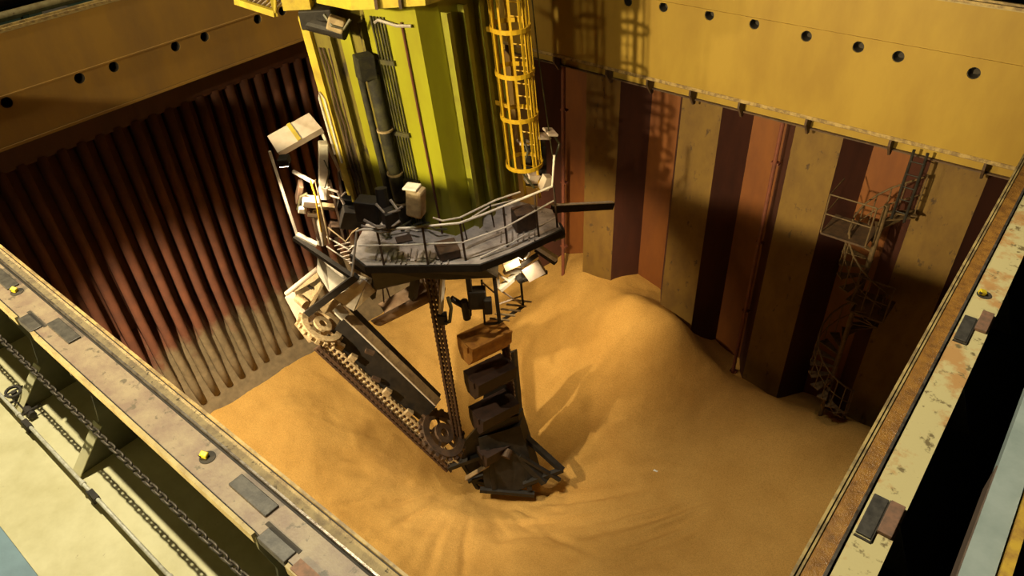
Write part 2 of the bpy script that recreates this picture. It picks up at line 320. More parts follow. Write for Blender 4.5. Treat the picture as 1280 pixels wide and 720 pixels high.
# ================================================================== weather deck round the hatch
o = MB().bb((-0.6, -15.66, ZK - 0.05), (LX + 0.1, -14.2, ZK)).build('deck_front', 'cream_deck'); struct(o, 'cream painted deck strip beside the near left coaming')
o = MB().bb((-0.6, -24, ZK - 0.05), (LX + 0.1, -15.66, ZK - 0.02)).build('deck_outboard', 'blue_deck'); struct(o, 'blue grey deck in the lower left corner')
o = MB().bb((LX + 0.1, -24, ZK - 0.05), (26, 9, ZK)).build('deck_right', 'shaded_deck'); struct(o, 'deck beside the right coaming with the gap shade painted near black')
o = MB().bb((-14, -24, ZK - 0.05), (-0.3, 9, ZK)).build('deck_left', 'green_deck'); struct(o, 'dark green deck behind the side coaming')
o = MB().bb((-0.3, 0.3, ZK - 0.05), (LX + 0.1, 9, ZK)).build('deck_back', 'green_deck'); struct(o, 'dark green deck behind the end coaming')
# ================================================================== hold: corrugated end bulkhead
P = 2.95; S0 = 5.95 - 3 * P
bw = MB().bb((-1.6, 1.62, ZB), (18.2, 1.70, ZK - 0.05)).build('wall_back', 'red_oxide'); struct(bw, 'corrugated red oxide bulkhead of the hold')
ZT = ZD + 0.3
def panel(name, m, xa, ya, xb, yb):
    d = V((xb - xa, yb - ya, 0)).normalized(); nrm = V((-d.y, d.x, 0)) * 0.03
    MB().prism([(xa, ya, ZB), (xb, yb, ZB), (xb, yb, ZT), (xa, ya, ZT)], nrm).build(name, m, bw)
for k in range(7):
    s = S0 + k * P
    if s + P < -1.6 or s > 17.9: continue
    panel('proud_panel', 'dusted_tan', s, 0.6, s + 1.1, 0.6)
    panel('corrugation_web', 'red_oxide', s + 1.1, 0.6, s + 1.58, 1.5)  # webs darker than the recess, shade put into the red
    panel('recessed_panel', 'red_oxide_lit', s + 1.58, 1.5, s + 2.45, 1.5)
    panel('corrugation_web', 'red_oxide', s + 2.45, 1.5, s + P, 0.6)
MB().bb((-1.6, 0.45, ZD - 0.1), (18.2, 1.65, ZD - 0.05)).build('head_plate', 'red_oxide', bw)
# wall pipes
for x, lab in ((5.25, 'dark red pipe up the bulkhead just right of the caged ladder'), (11.45, 'dark pipe up the middle of the bulkhead in the orange recess')):
    t = empty('bulkhead_pipe', (x, 0.45 if x < 8 else 0.85, -13))
    yy = 0
    MB().tube((0, yy, 0), (0, yy, 10.0), 0.055, 10).build('pipe', 'wall_pipe', t, smooth=False)
    for z in (1.2, 3.6, 6.0, 8.4): MB().box((0, yy + 0.06, z), (0.2, 0.14, 0.06)).build('pipe_clamp', 'wall_pipe', t)
    tag(t, lab, 'pipe')
# ================================================================== hold: side with frames
sw = MB().bb((-1.5, -15.5, ZB), (-1.42, 1.6, ZK - 0.05)).build('wall_left', 'rib_paint'); struct(sw, 'ribbed red oxide side of the hold with pale dusty foot')
MB().bb((-1.42, -15.5, -3.05), (-1.02, 1.6, -2.2)).build('girder_plate', 'red_oxide', sw)
MB().bb((-1.42, -15.5, ZC), (-0.0, 1.6, ZC + 0.05)).build('deck_underside', 'red_oxide', sw)
prof = [(-1.00, -3.0), (-0.98, -6.0), (-0.93, -8.2), (-0.80, -9.6), (-0.52, -10.75), (-0.30, -11.4)]
rib = MB(); hw = 0.13; nseg = 8
sec = [(math.cos(math.pi * k / nseg), math.sin(math.pi * k / nseg)) for k in range(nseg + 1)]
rv = []; rf = []
for (xa, za) in prof:
    for cy, sx in sec: rv.append((xa - 0.11 + 0.13 * sx, cy * hw, za))
    rv += [(xa - 0.12, -0.05, za), (-1.45, -0.05, za), (-1.45, 0.05, za), (xa - 0.12, 0.05, za)]
m = nseg + 5
for i in range(len(prof) - 1):
    for k in range(m): rf.append((i * m + k, i * m + (k + 1) % m, (i + 1) * m + (k + 1) % m, (i + 1) * m + k))
rf += [tuple(range(m)), tuple(range((len(prof) - 1) * m, len(prof) * m))]
rib.add(rv, rf)
ribm = rib.mesh('frame_rib', 'rib_paint', True)
y = -15.1; 
while y < 1.3:
    inst('frame_rib', ribm, sw, loc=(0, y, 0)); y += 0.452
hp = MB()
hp.add([(-1.42, -15.5, -8.6), (-1.42, 1.6, -8.6), (-0.72, 1.6, -10.6), (-0.72, -15.5, -10.6), (-0.31, -15.5, -11.45), (-0.31, 1.6, -11.45), (1.2, 1.6, -14), (1.2, -15.5, -14)], [(0, 1, 2, 3), (3, 2, 5, 4), (4, 5, 6, 7)])
hp.build('hopper_plate', 'rib_paint', sw)
# unseen sides that close the hold
o = MB().bb((17.9, -15.5, ZB), (17.98, 1.6, ZK - 0.05)).build('wall_right', 'rib_paint'); struct(o, 'right side of the hold below the coaming')
o = MB().bb((-1.5, -15.5, ZB), (17.98, -15.42, ZK - 0.05)).build('wall_front', 'red_oxide'); struct(o, 'near bulkhead of the hold below the coaming')
o = MB().bb((-1.5, -15.5, ZB - 0.1), (18.2, 1.7, ZB)).build('floor', 'red_oxide'); struct(o, 'tank top under the grain')
# ================================================================== grain
cp = np.array([
 (4.6, .7, -10.7), (6.0, .7, -10.05), (8.1, .7, -10.25), (9.9, .7, -11.0), (11.3, .7, -11.95), (12.7, .7, -11.9), (15.5, .5, -11.3), (8.3, -.1, -9.75), (10.05, -.1, -10.25), (11.5, -.1, -11.2), (12.8, -.1, -11.15), (15.5, -.1, -10.7), (17.9, .5, -11.2), (2, .7, -11.5), (-1, .7, -12.0), (7, 1.6, -10), (12, 1.6, -11.8),
 (-.2, -10, -11.65), (-.2, -8.8, -11.75), (-.2, -6.6, -11.95), (-.3, -3, -12.1), (-.6, -13, -11.4), (-1.4, -8, -11.6), (-1.4, -15.5, -11.3),
 (6.3, -6.1, -13.95), (7.2, -6.2, -14.05), (5.5, -5.9, -13.75), (7.6, -5.3, -13.9), (6.6, -5.0, -13.7), (8.4, -4.9, -13.75), (8.0, -5.8, -14.0),
 (3.4, -7.4, -12.75), (2.0, -8.2, -12.2), (4.5, -8.6, -12.9), (6.0, -8.2, -13.3), (7.3, -7.6, -13.35), (8.5, -8.3, -13.15), (9.3, -6.8, -13.1),
 (4.6, -3.2, -12.6), (6.5, -2.2, -11.9), (8.5, -2.6, -12.0), (10.5, -3.2, -12.55), (7, -.8, -10.7), (9, -1.2, -10.6),
 (11.5, -1.3, -11.7), (13.5, -1.3, -11.4), (15.4, -1.3, -11.1), (12, -5, -12.7), (14, -5, -12.1), (16.5, -4, -11.5), (17.8, -8, -11.8),
 (11, -8, -12.7), (9.5, -10, -12.6), (13.5, -9, -12.2), (6, -11, -12.7), (2, -12, -12.1), (10, -14, -12.2), (15, -14, -12), (17.8, -15.4, -11.8), (4, -15.4, -12)], float)
def U(r2): return np.where(r2 > 1e-9, r2 * np.log(np.maximum(r2, 1e-9)), 0)
n = len(cp); d2 = ((cp[:, None, :2] - cp[None, :, :2]) ** 2).sum(-1)
A = np.zeros((n + 3, n + 3)); A[:n, :n] = U(d2) + np.eye(n) * 0.12; A[:n, n] = 1; A[:n, n + 1:] = cp[:, :2]; A[n, :n] = 1; A[n + 1:, :n] = cp[:, :2].T
sol = np.linalg.solve(A, np.r_[cp[:, 2], 0, 0, 0])
def vnoise(x, y, seed):
    rs = np.random.RandomState(seed); t = rs.rand(128, 128)
    xi = np.floor(x).astype(int); yi = np.floor(y).astype(int); fx = x - xi; fy = y - yi
    fx = fx * fx * (3 - 2 * fx); fy = fy * fy * (3 - 2 * fy)
    q = lambda a, b: t[a % 128, b % 128]
    return (q(xi, yi) * (1 - fx) + q(xi + 1, yi) * fx) * (1 - fy) + (q(xi, yi + 1) * (1 - fx) + q(xi + 1, yi + 1) * fx) * fy - 0.5
def grain_z(x, y):
    r2 = (x[:, None] - cp[None, :, 0]) ** 2 + (y[:, None] - cp[None, :, 1]) ** 2
    z = U(r2) @ sol[:n] + sol[n] + sol[n + 1] * x + sol[n + 2] * y
    z += 0.22 * vnoise(x * 0.6, y * 0.6, 1) + 0.10 * vnoise(x * 1.7, y * 1.7, 2) + 0.045 * vnoise(x * 4, y * 4, 3) + 0.02 * vnoise(x * 9, y * 9, 4)
    # run-down furrows that fan out from the crest on the right
    th = np.arctan2(y + 2.0, x - 14.5); rr = np.hypot(y + 2.0, x - 14.5)
    m = np.clip((rr - 2.0) / 1.0, 0, 1) * np.clip((8.5 - rr) / 2, 0, 1) * np.clip(1 - np.abs(th + 2.45) / 0.6, 0, 1)
    z += -0.24 * m * np.clip(vnoise(th * 24 + 40, rr * 0.35, 5) * 2.4, 0, 1)
    # slip furrows down the left flank towards the foot
    th = np.arctan2(y + 5.9, x - 6.5); rr = np.hypot(y + 5.9, x - 6.5)
    m = np.clip((rr - 1.2) / 1.0, 0, 1) * np.clip((5.5 - rr) / 2, 0, 1)
    z += -0.11 * m * np.clip(vnoise(th * 11 + 30 + 0.5 * vnoise(x, y, 11), rr * 0.5, 6) * 2.2, 0, 1)
    # avalanche scarp near the end bulkhead
    z += 0.26 * np.tanh((y + 2.9 + 0.5 * vnoise(x * 0.8, y * 0, 8) + 0.30 * (x - 9)) * 5) * np.clip(1 - np.abs(x - 9.8) / 3.0, 0, 1)
    return z
gx = np.arange(-1.42, 17.9, 0.075); gy = np.arange(-15.45, 1.62, 0.075)
XX, YY = np.meshgrid(gx, gy, indexing='ij'); ZZ = grain_z(XX.ravel(), YY.ravel()).reshape(XX.shape)
nx, ny = XX.shape
me = bpy.data.meshes.new('grain_heap')
idx = np.arange(nx * ny).reshape(nx, ny)
faces = np.stack([idx[:-1, :-1], idx[1:, :-1], idx[1:, 1:], idx[:-1, 1:]], -1).reshape(-1, 4)
me.from_pydata(np.stack([XX.ravel(), YY.ravel(), ZZ.ravel()], -1).tolist(), [], faces.tolist())
me.polygons.foreach_set('use_smooth', [True] * len(me.polygons)); me.materials.append(MATS['grain'])
gh = bpy.data.objects.new('grain_heap', me); COL.objects.link(gh); tag(gh, 'golden brown heap of loose grain filling the hold', 'grain', kind='stuff')
o = MB().prism([(0, 0, 0), (0.12, 0.02, 0.01), (0.13, 0.08, 0.03), (0.01, 0.07, 0.02)], (0, 0, 0.015)).build('paper_scrap', 'paper_white')
gzz = grain_z(np.array([11.2]), np.array([-3.4]))[0]; o.location = (11.2, -3.4, gzz + 0.01); tag(o, 'tiny white paper scrap lying on the grain slope', 'scrap')

# ================================================================== ship unloader
U_ = empty('ship_unloader', (7.189, -4.432, -14.0), math.radians(41.1475))
tag(U_, 'yellow green bucket chain ship unloader hanging into the hold', 'ship unloader')
def part(mb, name, m, par=None, smooth=False, bevel=0, label=None):
    o = mb.build(name, m, par or U_, smooth, bevel)
    if label: o['label'] = label
    return o
def lean(u, D, z):                      # trunk hangs slightly off plumb; D measured from the quay side, z above the deck datum
    return (u - 0.06 * z, D - 14.8, z + 14.0)
def col(poly, z0, z1): 
    a = [lean(u, D, z0) for u, D in poly]; c = [lean(u, D, z1) for u, D in poly]; n = len(poly)
    m = MB(); m.add(a + c, [tuple(range(n - 1, -1, -1)), tuple(range(n, 2 * n))] + [(k, (k + 1) % n, n + (k + 1) % n, n + k) for k in range(n)]); return m
TOP = 3.2
trunk = part(col([(-2.45, 13.85), (-1.43, 13.30), (-1.05, 13.64), (0.0, 15.3), (-1.1, 15.95)], -4.5, TOP), 'trunk', 'trunk_paint')
dR = V((1.05, 1.66, 0)).normalized(); nR = V((1.66, -1.05, 0)).normalized()
for t in (0.04, 0.58, 1.12, 1.66):
    u, D = -1.05 + dR.x * t, 13.64 + dR.y * t
    m = MB()
    m.add([lean(u + nR.x * a + dR.x * e, D + nR.y * a + dR.y * e, z) for z in (-4.45, 0.22) for a, e in ((0, 0), (0.16, 0), (0.16, 0.035), (0, 0.035))], [(0, 1, 2, 3), (4, 7, 6, 5), (0, 4, 5, 1), (1, 5, 6, 2), (2, 6, 7, 3), (3, 7, 4, 0)])
    m.add([lean(u + nR.x * a + dR.x * e, D + nR.y * a + dR.y * e, z) for z in (-4.45, 0.22) for a, e in ((0.16, -0.05), (0.18, -0.05), (0.18, 0.08), (0.16, 0.08))], [(0, 1, 2, 3), (4, 7, 6, 5), (0, 4, 5, 1), (1, 5, 6, 2), (2, 6, 7, 3), (3, 7, 4, 0)])
    part(m, 'stiffener', 'stiffener_paint', trunk)
dL = V((-1.02, 0.55, 0)).normalized(); nL = V((-0.55, -1.02, 0)).normalized()
def onface(t, off, z): return lean(-1.43 + dL.x * t + nL.x * off, 13.30 + dL.y * t + nL.y * off, z)
part(MB().tube(onface(0.33, 0.03, -4.45), onface(0.33, 0.03, 0.15), 0.024, 8), 'drain_line', 'red_pipe', trunk)
for i, t in enumerate((0.72, 0.79, 0.86, 0.93, 1.0)):
    part(MB().path([onface(t, 0.03 + 0.012 * math.sin(3 * k + i), -4.4 + 0.46 * k) for k in range(11)], 0.018, 6), 'cable', 'cable_black', trunk)
for z in (-0.7, -2.2, -3.3): part(MB().prism([onface(0.66, 0.0, z), onface(1.04, 0.0, z), onface(1.04, 0.0, z + 0.09), onface(0.66, 0.0, z + 0.09)], V(onface(0, 0.07, 0)) - V(onface(0, 0, 0))), 'cable_clamp', 'cable_black', trunk)
part(MB().path([onface(0.1, 0.06, 0.12), onface(0.4, 0.09, 0.1), onface(0.8, 0.08, 0.16), onface(0.9, 0.07, 0.1)], 0.03, 6), 'cable_loop', 'deck_plate', trunk)
# left casing with its flanges
cas = part(col([(-3.85, 14.72), (-2.52, 14.18), (-1.6, 15.9), (-2.9, 16.4)], -4.5, TOP), 'return_casing', 'casing_paint')
dC = V((-1.33, 0.54, 0)).normalized(); nC = V((-0.54, -1.33, 0)).normalized()
def onc(t, off, z): return lean(-2.52 + dC.x * t + nC.x * off, 14.18 + dC.y * t + nC.y * off, z)
for t0, t1, off, m in ((1.27, 1.45, 0.10, 'frame_yellow'), (0.78, 0.86, 0.16, 'casing_paint'), (0.38, 0.62, 0.06, 'trunk_paint'), (0.0, 0.06, 0.2, 'casing_paint')):
    q = MB(); q.add([onc(t, o_, z) for z in (-4.45, 0.0) for t, o_ in ((t0, 0), (t1, 0), (t1, off), (t0, off))], [(0, 1, 2, 3), (4, 7, 6, 5), (0, 4, 5, 1), (1, 5, 6, 2), (2, 6, 7, 3), (3, 7, 4, 0)])
    part(q, 'flange', m, cas)
for i, t in enumerate((1.08, 1.16, 0.95)): part(MB().path([onc(t + 0.02 * math.sin(2.2 * k + i), 0.05, -4.4 + 0.42 * k) for k in range(10)], 0.02, 6), 'hose', 'greasy_brown', cas)
part(MB().path([onc(1.46, 0.12, -3.0), onc(1.46, 0.12, -1.7), onc(1.40, 0.14, -1.55), onc(1.34, 0.12, -1.7), onc(1.34, 0.12, -3.2)], 0.025, 6), 'hose_bend', 'rail_white', cas)
# dark discharge pipe between casing and trunk
con = part(MB().path([lean(-2.52, 13.70, z) for z in (-4.4, -3.5, -2.2, -0.9)], 0.13, 12), 'dark_pipe', 'dark_pipe', smooth=True)
part(MB().tube(lean(-2.78, 13.82, -4.4), lean(-2.78, 13.82, -0.95), 0.07, 10), 'side_pipe', 'dark_pipe', con, smooth=True)
part(MB().box(lean(-2.62, 13.68, -0.72), (0.34, 0.34, 0.46), Matrix.Rotation(0.45, 3, 'Z')), 'junction_box', 'dark_pipe', con, bevel=0.02)
for z in (-2.05, -3.05, -3.75): part(MB().ring(lean(-2.52, 13.70, z), (0, 0, 1), 0.15, 0.02, 0.02, 14), 'pipe_clamp', 'tan_machine', con)
part(MB().prism([onc(0.12, 0.2, -3.35), onc(0.30, 0.2, -3.28), onc(0.30, 0.3, -3.2), onc(0.12, 0.3, -3.27)], (0, 0, 0.08)), 'junction_plate', 'tan_machine', con)
# head frame at the top edge of the picture
hf = part(MB().prism([(-3.182,-1.400,14.573), (-2.450,-2.100,14.625), (-1.193,-2.200,14.668), (-0.673,-1.600,14.637)] + [(-0.1, 0.9, 14.3), (-3.5, 0.6, 14.3)], (0, 0, 0.75)), 'head_frame', 'frame_yellow')
for px in ((-2.013,-2.200,14.750), (-1.610,-2.220,14.748)): part(MB().box(V(px) + V((0, 0, 0.15)), (0.05, 0.06, 0.5)), 'rib', 'greasy_brown', hf)
dm = part(MB().box((-3.319,-0.900,14.200), (0.6, 0.5, 0.35)), 'drive_unit', 'greasy_steel', bevel=0.03)
part(MB().tube((-3.510,-1.000,14.125), (-2.810,-1.200,13.977), 0.15, 14), 'motor', 'greasy_steel', dm, smooth=False)
part(MB().box((-2.936,-1.300,14.162), (0.3, 0.2, 0.25), Matrix.Rotation(0.4, 3, 'Y')), 'gear_case', 'tan_machine', dm, bevel=0.03)
part(MB().path([(-3.118,-1.300,14.343), (-2.991,-1.400,14.169), (-2.787,-1.400,14.101), (-2.641,-1.400,14.265)], 0.03, 6), 'hose', 'cable_black', dm)
part(MB().box((-3.631,-0.900,14.533), (0.5, 0.4, 0.3)), 'bracket', 'frame_yellow', dm)
upf = part(MB().beam((-5.010,-0.200,14.356), (-4.190,-0.600,14.196), 0.08, 0.12), 'access_platform', 'frame_yellow')
part(MB().beam((-4.190,-0.600,14.196), (-4.482,0.400,14.306), 0.08, 0.12), 'edge_beam', 'frame_yellow', upf)
for k in range(9):
    a = V((-4.945,-0.200,14.367)).lerp(V((-4.224,-0.550,14.227)), k / 8); part(MB().beam(a, a + V((0.1, 0.9, 0)), 0.03, 0.04), 'grating_bar', 'pale_panel', upf)
part(MB().tube((-4.187,-0.600,14.210), (-4.082,-0.600,14.641), 0.03, 8), 'post', 'frame_yellow', upf)
# caged ladder
LAD = part(MB().tube(lean(0.17, 14.86, -4.45), lean(0.17, 14.86, 2.2), 0.032, 8), 'caged_ladder', 'cage_yellow', label='bright yellow caged ladder')
part(MB().tube(lean(0.50, 14.70, -4.45), lean(0.50, 14.70, 2.2), 0.032, 8), 'ladder_stile', 'cage_yellow', LAD)
rg = MB().tube((-0.165, 0.08, 0), (0.165, -0.08, 0), 0.016, 6).mesh('rung', 'cage_yellow')
for k in range(24): inst('rung', rg, LAD, loc=lean(0.335, 14.78, -4.2 + 0.28 * k))
cu, cD, cr = 0.22, 14.42, 0.40
hz = (-3.35, -2.2, -1.25, -0.35, 0.55)
for z in hz: part(MB().ring(lean(cu, cD, z), (0, 0, 1), cr if z > -3 else cr * 1.02, 0.012, 0.045, 24), 'hoop', 'cage_yellow', LAD)
for k in range(9):
    a = math.radians(-215 + 250 * k / 8); dx, dy = math.cos(a) * (cr - 0.02), math.sin(a) * (cr - 0.02)
    part(MB().beam(lean(cu + dx, cD + dy, -3.4), lean(cu + dx, cD + dy, 0.9), 0.05, 0.018, upv=(dx, dy, 0)), 'strap', 'cage_yellow', LAD)
for z in (-0.5, -2.05): part(MB().beam(lean(-0.35, 14.6, z + 0.1), lean(0.02, 14.5, z), 0.05, 0.08), 'bracket_arm', 'cage_yellow', LAD)
part(MB().tube(lean(-0.36, 14.55, -4.45), lean(-0.36, 14.55, -0.2), 0.03, 8), 'stand_pipe', 'frame_yellow', LAD)
part(MB().path([lean(0.66, 14.5, 1.5), lean(0.72, 14.6, -1), lean(0.86, 14.7, -3.3), lean(0.9, 14.8, -3.6)], 0.014, 6), 'slack_cable', 'cable_black', LAD)
# work platform
ZP = 14.0 - 4.45
pts = [(-3.401,-1.990,9.550), (-3.018,-2.458,9.550), (-0.634,-2.619,9.550), (0.040,-2.252,9.550), (1.152,-1.475,9.550), (1.006,-0.634,9.550), (-0.448,0.231,9.550), (-2.150,0.114,9.550), (-3.189,-0.655,9.550)]
plat = part(MB().prism(pts, (0, 0, -0.06)), 'work_platform', 'deck_plate')
edge = MB()
for a, c in zip(pts[:5], pts[1:5]): edge.beam(V(a) + V((0, 0, -0.08)), V(c) + V((0, 0, -0.08)), 0.05, 0.17)
part(edge, 'edge_beam', 'greasy_steel', plat)
for a, c, m in (((-2.835,-2.160,9.550), (-2.173,-2.393,9.550), 'grating'), ((-2.119,-2.226,9.550), (-1.300,-2.473,9.550), 'grating'), ((-0.186,-1.751,9.550), (0.540,-1.759,9.550), 'grating')):
    a, c = V(a), V(c)
    for k in range(7):
        t = a.lerp(c, k / 6); part(MB().beam(t + V((0, -0.12, 0.03)), t + V((0.02, 0.28, 0.03)), 0.03, 0.03), 'grating_bar', m, plat)
for p, s, h in (((-2.294,-1.550,9.550), (0.35, 0.25, 0.04), 0), ((-1.311,-2.185,9.550), (0.45, 0.5, 0.2), 0.1), ((0.335,-1.331,9.550), (0.45, 0.4, 0.45), 0.22)):
    part(MB().box(V(p) + V((0, 0, h + 0.03)), s, Matrix.Rotation(0.3, 3, 'Z')), 'floor_box', 'greasy_brown', plat, bevel=0.02)
lampbox = part(MB().box((-1.777,-2.500,11.065), (0.34, 0.3, 0.62), Matrix.Rotation(-0.35, 3, 'Z') @ Matrix.Rotation(0.12, 3, 'Y')), 'control_box', 'tan_machine', bevel=0.06)
part(MB().box(V((-1.777,-2.500,11.065)) + V((-0.04, 0, 0.33)), (0.30, 0.27, 0.05), Matrix.Rotation(-0.35, 3, 'Z')), 'lid', 'white_panel', lampbox, bevel=0.02)
random.seed(3)
for i in range(9):
    a = V((-2.876,-1.017,9.550)) + V((random.uniform(-0.3, 0.8), random.uniform(-0.3, 0.2), 0.04)); q = [a]
    for k in range(4): q.append(q[-1] + V((random.uniform(-0.1, 0.35), random.uniform(-0.25, 0.18), random.uniform(-0.01, 0.12) if k < 2 else 0)))
    part(MB().path(q, 0.025, 6), 'hose', 'rail_white' if i % 3 == 0 else 'cable_black', plat)
hu = part(MB().box((-2.817,-1.980,10.626), (0.5, 0.35, 0.5), Matrix.Rotation(-0.3, 3, 'Z')), 'hydraulic_unit', 'greasy_steel', bevel=0.03)
part(MB().box((-2.352,-2.360,10.645), (0.3, 0.3, 0.35), Matrix.Rotation(0.5, 3, 'Z')), 'pump', 'greasy_steel', hu, bevel=0.03)
part(MB().tube((-2.496,-2.070,11.164), (-2.488,-2.170,10.723), 0.12, 12), 'tank', 'greasy_steel', hu)
for q in ([(-2.907,-2.260,10.559), (-2.650,-2.450,10.513), (-2.289,-2.500,10.541), (-2.156,-2.450,10.614)], [(-2.609,-2.260,10.917), (-2.418,-2.450,10.781), (-2.120,-2.450,10.873)], [(-2.311,-2.260,10.990), (-2.167,-2.450,10.876), (-2.063,-2.450,10.943)], [(-2.978,-2.260,10.429), (-2.607,-2.450,10.376), (-2.346,-2.450,10.398)]):
    part(MB().path(q, 0.03, 6), 'hose', 'grating', hu)
# guard rails
rail = part(MB().path([(-3.363,-2.380,9.264), (-3.090,-2.290,10.320), (-2.975,-2.340,10.385), (-2.008,-2.520,10.479), (-0.984,-2.480,10.502), (-0.535,-2.240,10.511), (0.946,-1.550,10.688), (1.008,-1.450,11.355)], 0.026, 8), 'guard_rail', 'rail_white', label='pale tubular guard rail')
part(MB().path([(-3.106,-2.340,10.000), (-2.062,-2.510,10.069), (-0.959,-2.480,10.036), (-0.099,-2.150,10.115), (0.980,-1.500,10.308)], 0.018, 6), 'mid_rail', 'rail_white', rail)
part(MB().path([(-0.631,-2.430,9.598), (0.052,-2.060,9.683), (1.018,-1.410,9.827)], 0.016, 6), 'toe_rail', 'rail_white', rail)
for a, c in (((-2.661,-2.380,10.391), (-2.638,-2.430,9.546)), ((-1.720,-2.520,10.480), (-1.714,-2.520,9.550)), ((-0.968,-2.480,10.501), (-0.927,-2.430,9.432)), ((-0.090,-2.040,10.568), (-0.045,-2.010,9.385)), ((0.567,-1.730,10.626), (0.646,-1.690,9.454)), ((0.981,-1.530,10.694), (1.073,-1.360,9.480))):
    part(MB().tube(a, c, 0.024, 8), 'post', 'greasy_brown', rail)
part(MB().path([(-1.511,-2.340,10.579), (-1.327,-2.340,10.491), (-0.982,-2.150,10.424), (-0.234,-1.690,10.517), (0.282,-1.220,10.401)], 0.02, 6), 'inner_rail', 'rail_white', rail)
part(MB().path([(-0.952,-2.060,10.229), (-0.377,-1.690,10.371), (0.276,-1.220,10.243)], 0.016, 6), 'inner_rail', 'rail_white', rail)
for a, c in (((-0.951,-2.130,10.410), (-0.886,-2.060,9.805)), ((-0.371,-1.730,10.473), (-0.306,-1.690,9.847))): part(MB().tube(a, c, 0.016, 6), 'post', 'greasy_brown', rail)
# switch cabinet and clutter behind the ladder foot
aux = part(MB().box((0.669,0.200,10.286), (0.55, 0.3, 1.0)), 'switch_cabinet', 'greasy_steel', bevel=0.02)
for a, s in (((0.444,0.100,10.897), (0.3, 0.2, 0.05)), ((0.854,0.000,11.079), (0.34, 0.25, 0.05)), ((1.026,-0.100,11.214), (0.25, 0.3, 0.05)), ((0.593,-0.100,10.103), (0.3, 0.2, 0.22)), ((0.896,-0.200,10.016), (0.2, 0.2, 0.35))):
    part(MB().box(a, s, Euler((0.2, 0.3, 0.5)).to_matrix()), 'bracket_plate', 'pale_panel', aux, bevel=0.01)
part(MB().path([(0.396,0.000,11.202), (0.516,-0.200,10.809), (0.357,-0.200,10.318), (0.633,-0.300,9.944)], 0.03, 6), 'hose', 'cable_black', aux)
part(MB().path([(1.075,0.100,11.114), (1.235,0.100,10.811), (1.098,0.000,10.368)], 0.03, 6), 'hose', 'cable_black', aux)
# sideways arm
arm = part(MB().beam((1.037,-0.200,9.301), (2.634,0.800,8.676), 0.1, 0.18), 'side_arm', 'greasy_steel')
part(MB().beam(V((1.037,-0.200,9.301)) + V((0, 0, 0.1)), V((2.634,0.800,8.676)) + V((0, 0, 0.1)), 0.1, 0.03), 'arm_cap', 'rail_white', arm)
# ---------------- left service frame
sf = part(MB().beam((-5.102,-0.300,11.215), (-4.998,-0.300,9.036), 0.05, 0.05), 'service_frame', 'white_panel', label='pale tilted frame with box roof left of the trunk')
part(MB().beam((-3.961,-0.100,11.599), (-3.680,-0.100,10.302), 0.06, 0.06), 'frame_post', 'rail_white', sf)
a, b2, c, d = V((-5.030,-0.400,11.620)), V((-4.210,0.200,11.829)), V((-3.900,-0.200,11.644)), V((-4.769,-0.800,11.416))
roof = part(MB().prism([a, b2, c, d], (0.02, 0.08, -0.14)), 'roof_box', 'pale_panel', sf)
part(MB().prism([a.lerp(b2, 0.46) + V((0, -0.01, 0.012)), a.lerp(b2, 0.54) + V((0, -0.01, 0.012)), d.lerp(c, 0.54) + V((0, -0.01, 0.012)), d.lerp(c, 0.46) + V((0, -0.01, 0.012))], (0, 0, 0.012)), 'roof_strap', 'frame_yellow', sf)
part(MB().beam((-4.998,-0.300,9.036), (-4.511,-0.500,8.844), 0.12, 0.06), 'skid', 'white_panel', sf)
part(MB().beam((-5.056,-0.350,8.982), (-3.713,-1.100,8.299), 0.12, 0.10), 'sill_beam', 'greasy_steel', sf)
part(MB().beam((-3.920,-0.250,11.330), (-4.120,-0.300,10.298), 0.24, 0.2), 'white_column', 'white_panel', sf, bevel=0.02)
part(MB().beam((-4.343,-0.400,9.742), (-4.399,-0.500,8.837), 0.18, 0.16), 'white_column', 'white_panel', sf, bevel=0.02)
part(MB().tube((-4.070,-0.350,10.324), (-4.128,-0.350,10.037), 0.14, 14), 'cylinder_cap', 'white_panel', sf)
part(MB().beam((-3.764,-0.400,9.705), (-4.057,-0.500,8.951), 0.1, 0.08), 'white_strut', 'white_panel', sf)
part(MB().beam((-4.714,-0.300,10.700), (-4.257,-0.500,10.503), 0.05, 0.07), 'cross_bar', 'rail_white', sf)
for a, s, m in (((-4.430,-0.500,10.020), (0.35, 0.25, 0.18), 'pale_panel'), ((-4.654,-0.500,9.823), (0.18, 0.14, 0.14), 'white_panel'), ((-4.429,-0.500,9.681), (0.28, 0.1, 0.1), 'pale_panel'), ((-4.099,-0.500,9.873), (0.4, 0.15, 0.1), 'tan_machine'), ((-3.681,-0.500,9.973), (0.3, 0.2, 0.25), 'greasy_steel'), ((-4.690,-0.300,10.168), (0.1, 0.3, 0.5), 'greasy_brown'), ((-3.545,-0.600,9.645), (0.5, 0.4, 0.5), 'greasy_steel'), ((-3.994,-0.500,9.283), (0.3, 0.3, 0.3), 'greasy_brown')):
    part(MB().box(a, s, Euler((0.2, 0.35, 0.3)).to_matrix()), 'machine_block', m, sf, bevel=0.015)
